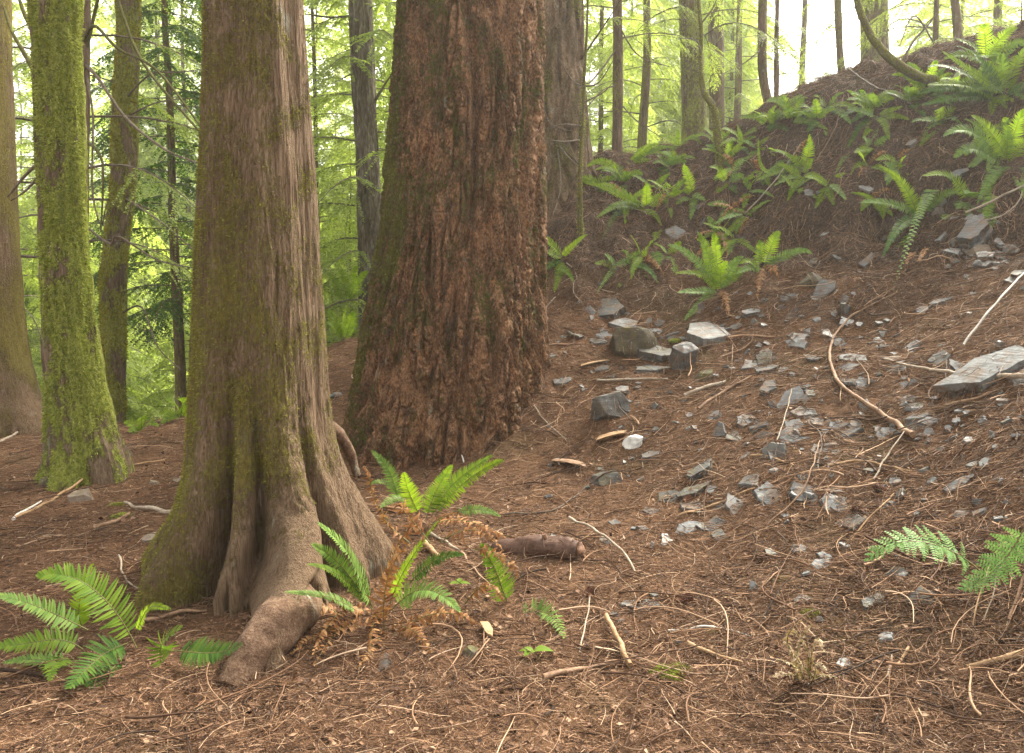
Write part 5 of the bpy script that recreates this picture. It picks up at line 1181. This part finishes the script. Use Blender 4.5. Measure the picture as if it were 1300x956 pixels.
st('pale split stick lying in the lower right litter', [(1138,850),(1146,838),(1153,829)], .008, .006, 'y', seed=61)
st('short light stick left of the pale split one, lower right', [(1128,862),(1130,848),(1132,834)], .005, .004, 'p', seed=62)
# the log
A, B = hit(628,700), hit(735,706); A[2] += .01; B[2] += .018
log = thing('fallen_log', 'smooth red-brown log lying in the litter, with a stub', 'log', tuple(A))
mb = MB(); tube(mb, [A, A * .7 + B * .3 + [0, 0, .012], A * .35 + B * .65 + [0, .01, .012], B], [.04,.058,.068,.05], 32, 60, rough=.22, rf=9); part('trunk', mb, [M_LOG], log)
M_CUT = wood_mat('broken_wood', [(.35, (.08, .04, .024)), (.5, (.16, .085, .05)), (.66, (.26, .15, .09))])
d = unit(B - A); mb = MB(); tube(mb, [B - d * .02, B + d * .01, B + d * .03], [.046, .042, .02], 24, 10, rough=.7, rf=30); part('broken_end', mb, [M_CUT], log)
mb = MB(); S = A * .38 + B * .62 + [0, -.01, .055]; tube(mb, [S, S + [-.012, 0, .035]], [.018, .012], 10, 6, rough=.2); part('branch_stub', mb, [M_CUT], [o for o in log.children if o.name.startswith('trunk')][0])
ROCKV.append(np.concatenate([np.array([(o.matrix_world @ v.co)[:] for v in o.data.vertices]) + np.array(log.location) for o in log.children if o.name.startswith('trunk')]))
# moss cushions
def cushion(label, px, py, w, seed, mat=None, h=.35):
    C = hit(px, py); rng = np.random.default_rng(seed); n = 2600
    th, ph = rng.uniform(0, 2 * np.pi, n), np.arccos(rng.uniform(.05, 1, n))
    N = np.stack([np.sin(ph) * np.cos(th), np.sin(ph) * np.sin(th), np.cos(ph)], -1)
    r = w * (1 + .35 * fbm(N[:, 0] * 2, N[:, 1] * 2, N[:, 2] * 2 + seed, 2, seed))[:, None]
    S = C + N * np.array([1, .8, h]) * r - [0, 0, .01]; D = unit(N + rng.normal(size=(n, 3)) * .6); W = unit(np.cross(D, rng.normal(size=(n, 3)))) * .0022; L = rng.uniform(.006, .016, (n, 1))
    mb = MB(); mb.add(np.stack([S - W, S + W, S + D * L], 1).reshape(-1, 3), np.arange(3 * n).reshape(-1, 3))
    V, F = ICO3; Vr = V[:, :] * (w * .92) * np.array([1, .8, h]); mb.add(Vr + C - [0, 0, .01], F)
    solo('moss_cushion', mb, [mat or M_MOSS], label, 'moss', tuple(C), smooth_shade=False)
cushion('bright green moss cushion at the bottom edge, centre right', 848, 858, .055, 1)
cushion('small green moss pad left of the dry straw plant', 862, 850, .035, 2)
cushion('green moss tuft on the corner of the square grey block', 858, 433, .05, 3)
cushion('green moss tuft below the wet dark slate', 1030, 780, .035, 4)
cushion('yellow-green moss pad on the floor left of the cedar', 148, 641, .04, 5)
cushion('mossy hump on the floor between mossy trunk and cedar', 155, 656, .06, 6, None, .25)
cushion('pale lichen tuft above the dry straw plant', 993, 738, .03, 7, M_STRAW)
cushion('pale lichen tuft left of the dry straw plant', 908, 801, .03, 8, M_STRAW)
# cones
M_CONE = wood_mat('cone_scales', [(.35, (.05, .024, .015)), (.5, (.12, .055, .033)), (.66, (.2, .1, .06))])
def cone(label, px, py, seed):
    C = hit(px, py); rng = random.Random(seed); mb = MB(); n = 70; L = .075
    a = rng.uniform(0, 3.14); ax = np.array([math.cos(a), math.sin(a), .1]); ax /= np.linalg.norm(ax); s = unit(np.cross(ax, [0, 0, 1])); u = np.cross(s, ax)
    tube(mb, [-ax * L / 2, ax * L / 2], [.008, .014, .012, .004], 8, 10)
    for i in range(n):
        t = i / n; an = i * 2.4; r = .018 * math.sin(math.pi * (t * .9 + .08)) ** .7
        o = s * math.cos(an) + u * math.sin(an); b = ax * (t - .5) * L + o * r * .5; tp = b + o * r * .75 + ax * .007; w = np.cross(o, ax) * .006
        mb.add([b - w, b + w, tp + w * .8, tp - w * .8], [[0, 1, 2, 3]])
    mb.v = [v + C + [0, 0, .016] for v in mb.v]
    solo('fir_cone', mb, [M_CONE], label, 'cone', tuple(C), smooth_shade=False)
cone('brown cone in the litter right of the long flat slate', 869, 766, 1); cone('brown cone under twigs right of the bright white-grey slate', 1092, 652, 2)
cone('small cone just below the dark layered stone', 873, 638, 3); cone('reddish cone by the broad slate plate, lower middle', 748, 757, 4); cone('cone near the lady fern at the right margin', 1262, 712, 5); cone('cone near pale twig-crossed slate, right margin', 1118, 626, 6)

# ------------------------------------------------------------------ needle and twig litter (beyond counting)
def litter_mat(name, stops, rough=.8, t=0):
    n = NT(name); col = n.ramp(n.island(), stops); return n.done(n.principled(col, rough, spec=.2))
M_LITTER = litter_mat('twig_litter', [(0, (.024, .013, .008)), (.35, (.07, .036, .020)), (.65, (.14, .075, .042)), (.86, (.255, .148, .084)), (.96, (.37, .245, .155)), (1, (.43, .32, .225))])
M_NEEDLE = litter_mat('needle_litter', [(0, (.045, .024, .014)), (.4, (.135, .07, .039)), (.75, (.255, .145, .085)), (1, (.39, .25, .16))])
M_FLAKE = litter_mat('bark_flakes', [(0, (.03, .016, .01)), (.4, (.085, .043, .025)), (.8, (.16, .088, .052)), (.96, (.25, .155, .095)), (1, (.3, .2, .13))])
lr = np.random.default_rng(4)
# the litter drapes over the stones it lies on
_bare = GZ.copy(); GZL = GZ.copy()
for Vr in ROCKV:
    i = np.clip(np.searchsorted(GX, Vr[:, 0]), 0, len(GX) - 1); j = np.clip(np.searchsorted(GY, Vr[:, 1]), 0, len(GY) - 1)
    np.maximum.at(GZL, (j, i), Vr[:, 2])
    ok = (i > 1) & (j > 1)
ONROCK = GZL - GZ > .012
GZ = GZL
def on_rock(x, y):
    i = np.clip(np.searchsorted(GX, x), 0, len(GX) - 1); j = np.clip(np.searchsorted(GY, y), 0, len(GY) - 1); return ONROCK[j, i]
def blocked(x, y, grow=1.0):
    b = ((x - cbase[0]) ** 2 + (y - CED_Y) ** 2 < (.34 * grow) ** 2) | ((x - fbase[0]) ** 2 + (y - FIR_Y) ** 2 < (.62 * grow) ** 2)
    b |= (x - moss_tree.location.x) ** 2 + (y - 5.35) ** 2 < (.2 * grow) ** 2
    return b
def sample(n, power=1.25, y0=1.9, y1=11.5):
    """points on the floor, denser close to the path the photograph was taken from"""
    X, Y = np.zeros(0), np.zeros(0)
    while len(X) < n:
        m = n * 2; y = y0 * (y1 / y0) ** lr.random(m) if power else lr.uniform(y0, y1, m)
        x = lr.uniform(-.80, .80, m) * (y + .6)
        ok = ~blocked(x, y) & (ground(x, y) > -.9) & (lr.random(m) < 1 - .72 * smooth(1.15, 1.6, ground(x, y))) & (~on_rock(x, y) | (lr.random(m) < .16)); X, Y = np.concatenate([X, x[ok]]), np.concatenate([Y, y[ok]])
    return X[:n], Y[:n]
def sample_upper(n):
    x, y = lr.uniform(.5, 6.8, n), lr.uniform(5.8, 11.4, n); k = (ground(x, y) > 1.05) & ~on_rock(x, y) & (x < .72 * y + .4); return x[k], y[k]
def twigs(n, lmin, lmax, r, lift, k=5, sides=3, bend=.5, clump=None, down=False):
    X, Y = sample_upper(n) if down else sample(n)
    n = len(X)
    if clump is not None:
        keep = lr.random(n) < clump(X, Y); X, Y = X[keep], Y[keep]; n = len(X)
    a = lr.uniform(0, 2 * np.pi, n)
    if down: g = gnormal(X, Y, .15); a = np.arctan2(g[:, 1], g[:, 0]) + lr.normal(size=n) * .5
    L = lmin * (lmax / lmin) ** (lr.random(n) ** 1.4); L *= .8 + .05 * Y
    kap = lr.normal(size=n) * bend; kap2 = lr.normal(size=n) * bend
    t = np.linspace(-.5, .5, k)[None]
    A = a[:, None] + kap[:, None] * t * 1.2 + kap2[:, None] * (t * t) * 2
    dl = (L / (k - 1))[:, None]
    cx = X[:, None] + np.cumsum(np.cos(A) * dl, 1) - L[:, None] * .5 * np.cos(a)[:, None]; cy = Y[:, None] + np.cumsum(np.sin(A) * dl, 1) - L[:, None] * .5 * np.sin(a)[:, None]
    gz = ground(cx, cy); tilt = lr.normal(size=n)[:, None] * .10
    base = lift * lr.random(n)[:, None] ** 1.6
    cz = np.maximum(gz * .55 + gz.mean(1, keepdims=True) * .45 + base + tilt * t * L[:, None] + .06 * L[:, None] * lr.random(n)[:, None] * (1 - 4 * t * t), gz + .001)
    P = np.stack([cx, cy, cz], -1)
    T = unit(np.gradient(P, axis=1)); S = unit(np.cross(T, [0, 0, 1.])); U = np.cross(S, T)
    R = (r * lr.lognormal(0, .45, n) * (.75 + .07 * Y))[:, None] * np.linspace(1, .45, k)[None]
    th = np.linspace(0, 2 * np.pi, sides, endpoint=False)
    V = P[:, :, None] + R[:, :, None, None] * (S[:, :, None] * np.cos(th)[None, None, :, None] + U[:, :, None] * np.sin(th)[None, None, :, None])
    i = np.arange(k - 1)[:, None]; j = np.arange(sides)[None]; j2 = (j + 1) % sides
    q = np.stack([i * sides + j, i * sides + j2, (i + 1) * sides + j2, (i + 1) * sides + j], -1).reshape(-1, 4)
    F = (np.arange(n) * k * sides)[:, None, None] + q[None]
    return V.reshape(-1, 3), F.reshape(-1, 4)
bank = lambda X, Y: np.clip(.42 + .5 * smooth(.0, .25, ground(X, Y)) + .35 * smooth(.5, 1.4, X) + .35 * perlin(X * 2, Y * 2, 0, 8) + .5 * np.minimum(perlin(X * .8, Y * 1.1, 0, 18), .1), 0, 1)
mb = MB()
for args in [(120000, .035, .12, .0011, .016, 4, 3, .4, bank), (23000, .10, .3, .0014, .03, 7, 3, .6, bank), (2200, .2, .55, .0025, .045, 9, 4, .7, bank)]:
    mb.add(*twigs(*args))
upper = lambda X, Y: smooth(.9, 1.5, ground(X, Y))
mr = MB(); mr.add(*twigs(46000, .06, .36, .0013, .06, 7, 3, .9, lambda X, Y: np.clip(.7 + 1.5 * perlin(X * 2.2, Y * 2.2, 0, 28), .04, 1), True))
mr.add(*twigs(60000, .012, .06, .0012, .025, 3, 3, .4, None, True))
M_RFRINGE = litter_mat('hanging_roots', [(0, (.03, .016, .01)), (.45, (.085, .044, .025)), (.8, (.17, .09, .05)), (.96, (.3, .19, .12)), (1, (.4, .29, .2))])
solo('root_fringe', mr, [M_RFRINGE], 'dark tangle of rootlets and twigs hanging over the upper bank', 'rootlets', kind='stuff')
solo('twig_litter', mb, [M_LITTER], 'dense mat of reddish brown fallen twigs covering the forest floor', 'twig litter', kind='stuff')
mb = MB(); mb.add(*twigs(170000, .015, .05, .0008, .012, 3, 3, .4))
solo('needle_litter', mb, [M_NEEDLE], 'fine brown conifer needles carpeting the forest floor', 'needle litter', kind='stuff')
# bark flakes and crumbs
n = 17000; X, Y = sample(n); s = lr.uniform(.004, .016, n) * (.8 + .06 * Y); z = ground(X, Y) + .004 + .01 * lr.random(n)
C = np.stack([X, Y, z], -1); N = unit(gnormal(X, Y) + lr.normal(size=(n, 3)) * .45); A = unit(np.cross(N, lr.normal(size=(n, 3)))); Bv = np.cross(N, A); e = lr.uniform(.3, .9, n)
V = np.stack([C - A * s[:, None], C + Bv * (s * e)[:, None] + N * .002, C + A * (s * lr.uniform(.6, 1.2, n))[:, None], C - Bv * (s * e)[:, None] + N * .001], 1)
mb = MB(); mb.add(V.reshape(-1, 3), np.arange(4 * n).reshape(-1, 4))
solo('bark_litter', mb, [M_FLAKE], 'crumbs and flakes of bark scattered over the forest floor', 'bark litter', kind='stuff', smooth_shade=False)
# ------------------------------------------------------------------ camera, sky, sun
cam = bpy.data.cameras.new('camera'); co = bpy.data.objects.new('camera', cam); link(co)
co.location = (0, 0, CAM_H); co.rotation_euler = (math.pi / 2 - PITCH, 0, 0)
cam.sensor_width = 36; cam.lens = FPX / 1300 * 36; cam.shift_y = -(478 - CY) / 1300; cam.clip_start = .05; cam.clip_end = 1000
sc.camera = co
SUN_EL, SUN_AZ = math.radians(44), math.radians(42)      # azimuth clockwise from straight ahead
w = bpy.data.worlds.new('World'); sc.world = w; w.use_nodes = True; nt = w.node_tree; nt.nodes.clear()
sky = nt.nodes.new('ShaderNodeTexSky'); sky.sky_type = 'NISHITA'; sky.sun_disc = False
sky.sun_elevation = SUN_EL; sky.sun_rotation = SUN_AZ; sky.dust_density = 4; sky.ozone_density = .6; sky.air_density = 1
hs = nt.nodes.new('ShaderNodeHueSaturation'); hs.inputs['Saturation'].default_value = .12
bg = nt.nodes.new('ShaderNodeBackground'); bg.inputs[1].default_value = .105
ou = nt.nodes.new('ShaderNodeOutputWorld')
nt.links.new(sky.outputs[0], hs.inputs['Color']); tn = nt.nodes.new('ShaderNodeMix'); tn.data_type = 'RGBA'; tn.blend_type = 'MULTIPLY'; tn.inputs[0].default_value = 1; tn.inputs[7].default_value = (1, .965, .89, 1)
nt.links.new(hs.outputs[0], tn.inputs[6]); nt.links.new(tn.outputs[2], bg.inputs[0]); nt.links.new(bg.outputs[0], ou.inputs[0])
sun = bpy.data.lights.new('sun', 'SUN'); sun.energy = 1.5; sun.angle = math.radians(12); sun.color = (1, .93, .77)
so = bpy.data.objects.new('sun', sun); link(so)
dv = Vector((math.sin(SUN_AZ) * math.cos(SUN_EL), math.cos(SUN_AZ) * math.cos(SUN_EL), math.sin(SUN_EL)))
so.rotation_euler = dv.to_track_quat('Z', 'Y').to_euler(); so.location = dv * 40
vs = sc.view_settings; sc.display_settings.display_device = 'sRGB'; vs.view_transform = 'Standard'; vs.look = 'None'; vs.gamma = 1; vs.use_curve_mapping = False; vs.exposure = EXPOSURE
cy = sc.cycles; cy.use_denoising = True; cy.max_bounces = 6; cy.diffuse_bounces = 3; cy.glossy_bounces = 2; cy.transmission_bounces = 4; cy.transparent_max_bounces = 8
cy.use_adaptive_sampling = True; cy.adaptive_threshold = .02; cy.caustics_reflective = False; cy.caustics_refractive = False
# ------------------------------------------------------------------ damp air
n = NT('damp_air'); n.t.links.new(n.n('ShaderNodeVolumePrincipled', {'Color': (.95, .97, .93, 1), 'Density': HAZE, 'Anisotropy': .45}).outputs[0], n.out.inputs['Volume'])
e = np.array([max(-GX[0], GX[-1], -GY[0], GY[-1]) + 3] * 2)
zl, zh = float(GZ.min()) - 1, 42.0
V = np.array([[x, y, z] for z in (zl, zh) for x, y in ((-e[0], -e[1]), (e[0], -e[1]), (e[0], e[1]), (-e[0], e[1]))])
mb = MB(); mb.add(V, [[0, 3, 2, 1], [4, 5, 6, 7], [0, 1, 5, 4], [1, 2, 6, 5], [2, 3, 7, 6], [3, 0, 4, 7]])
solo('haze', mb, [n.m], 'thin bright mist hanging in the woods', 'haze', kind='stuff', smooth_shade=False)
cy.volume_bounces = 1; cy.volume_step_rate = 4
print('HAZE z', zl, zh, 'highest', max((o.matrix_world @ Vector(c)).z for o in sc.objects if o.type == 'MESH' and o.name != 'haze' for c in o.bound_box))
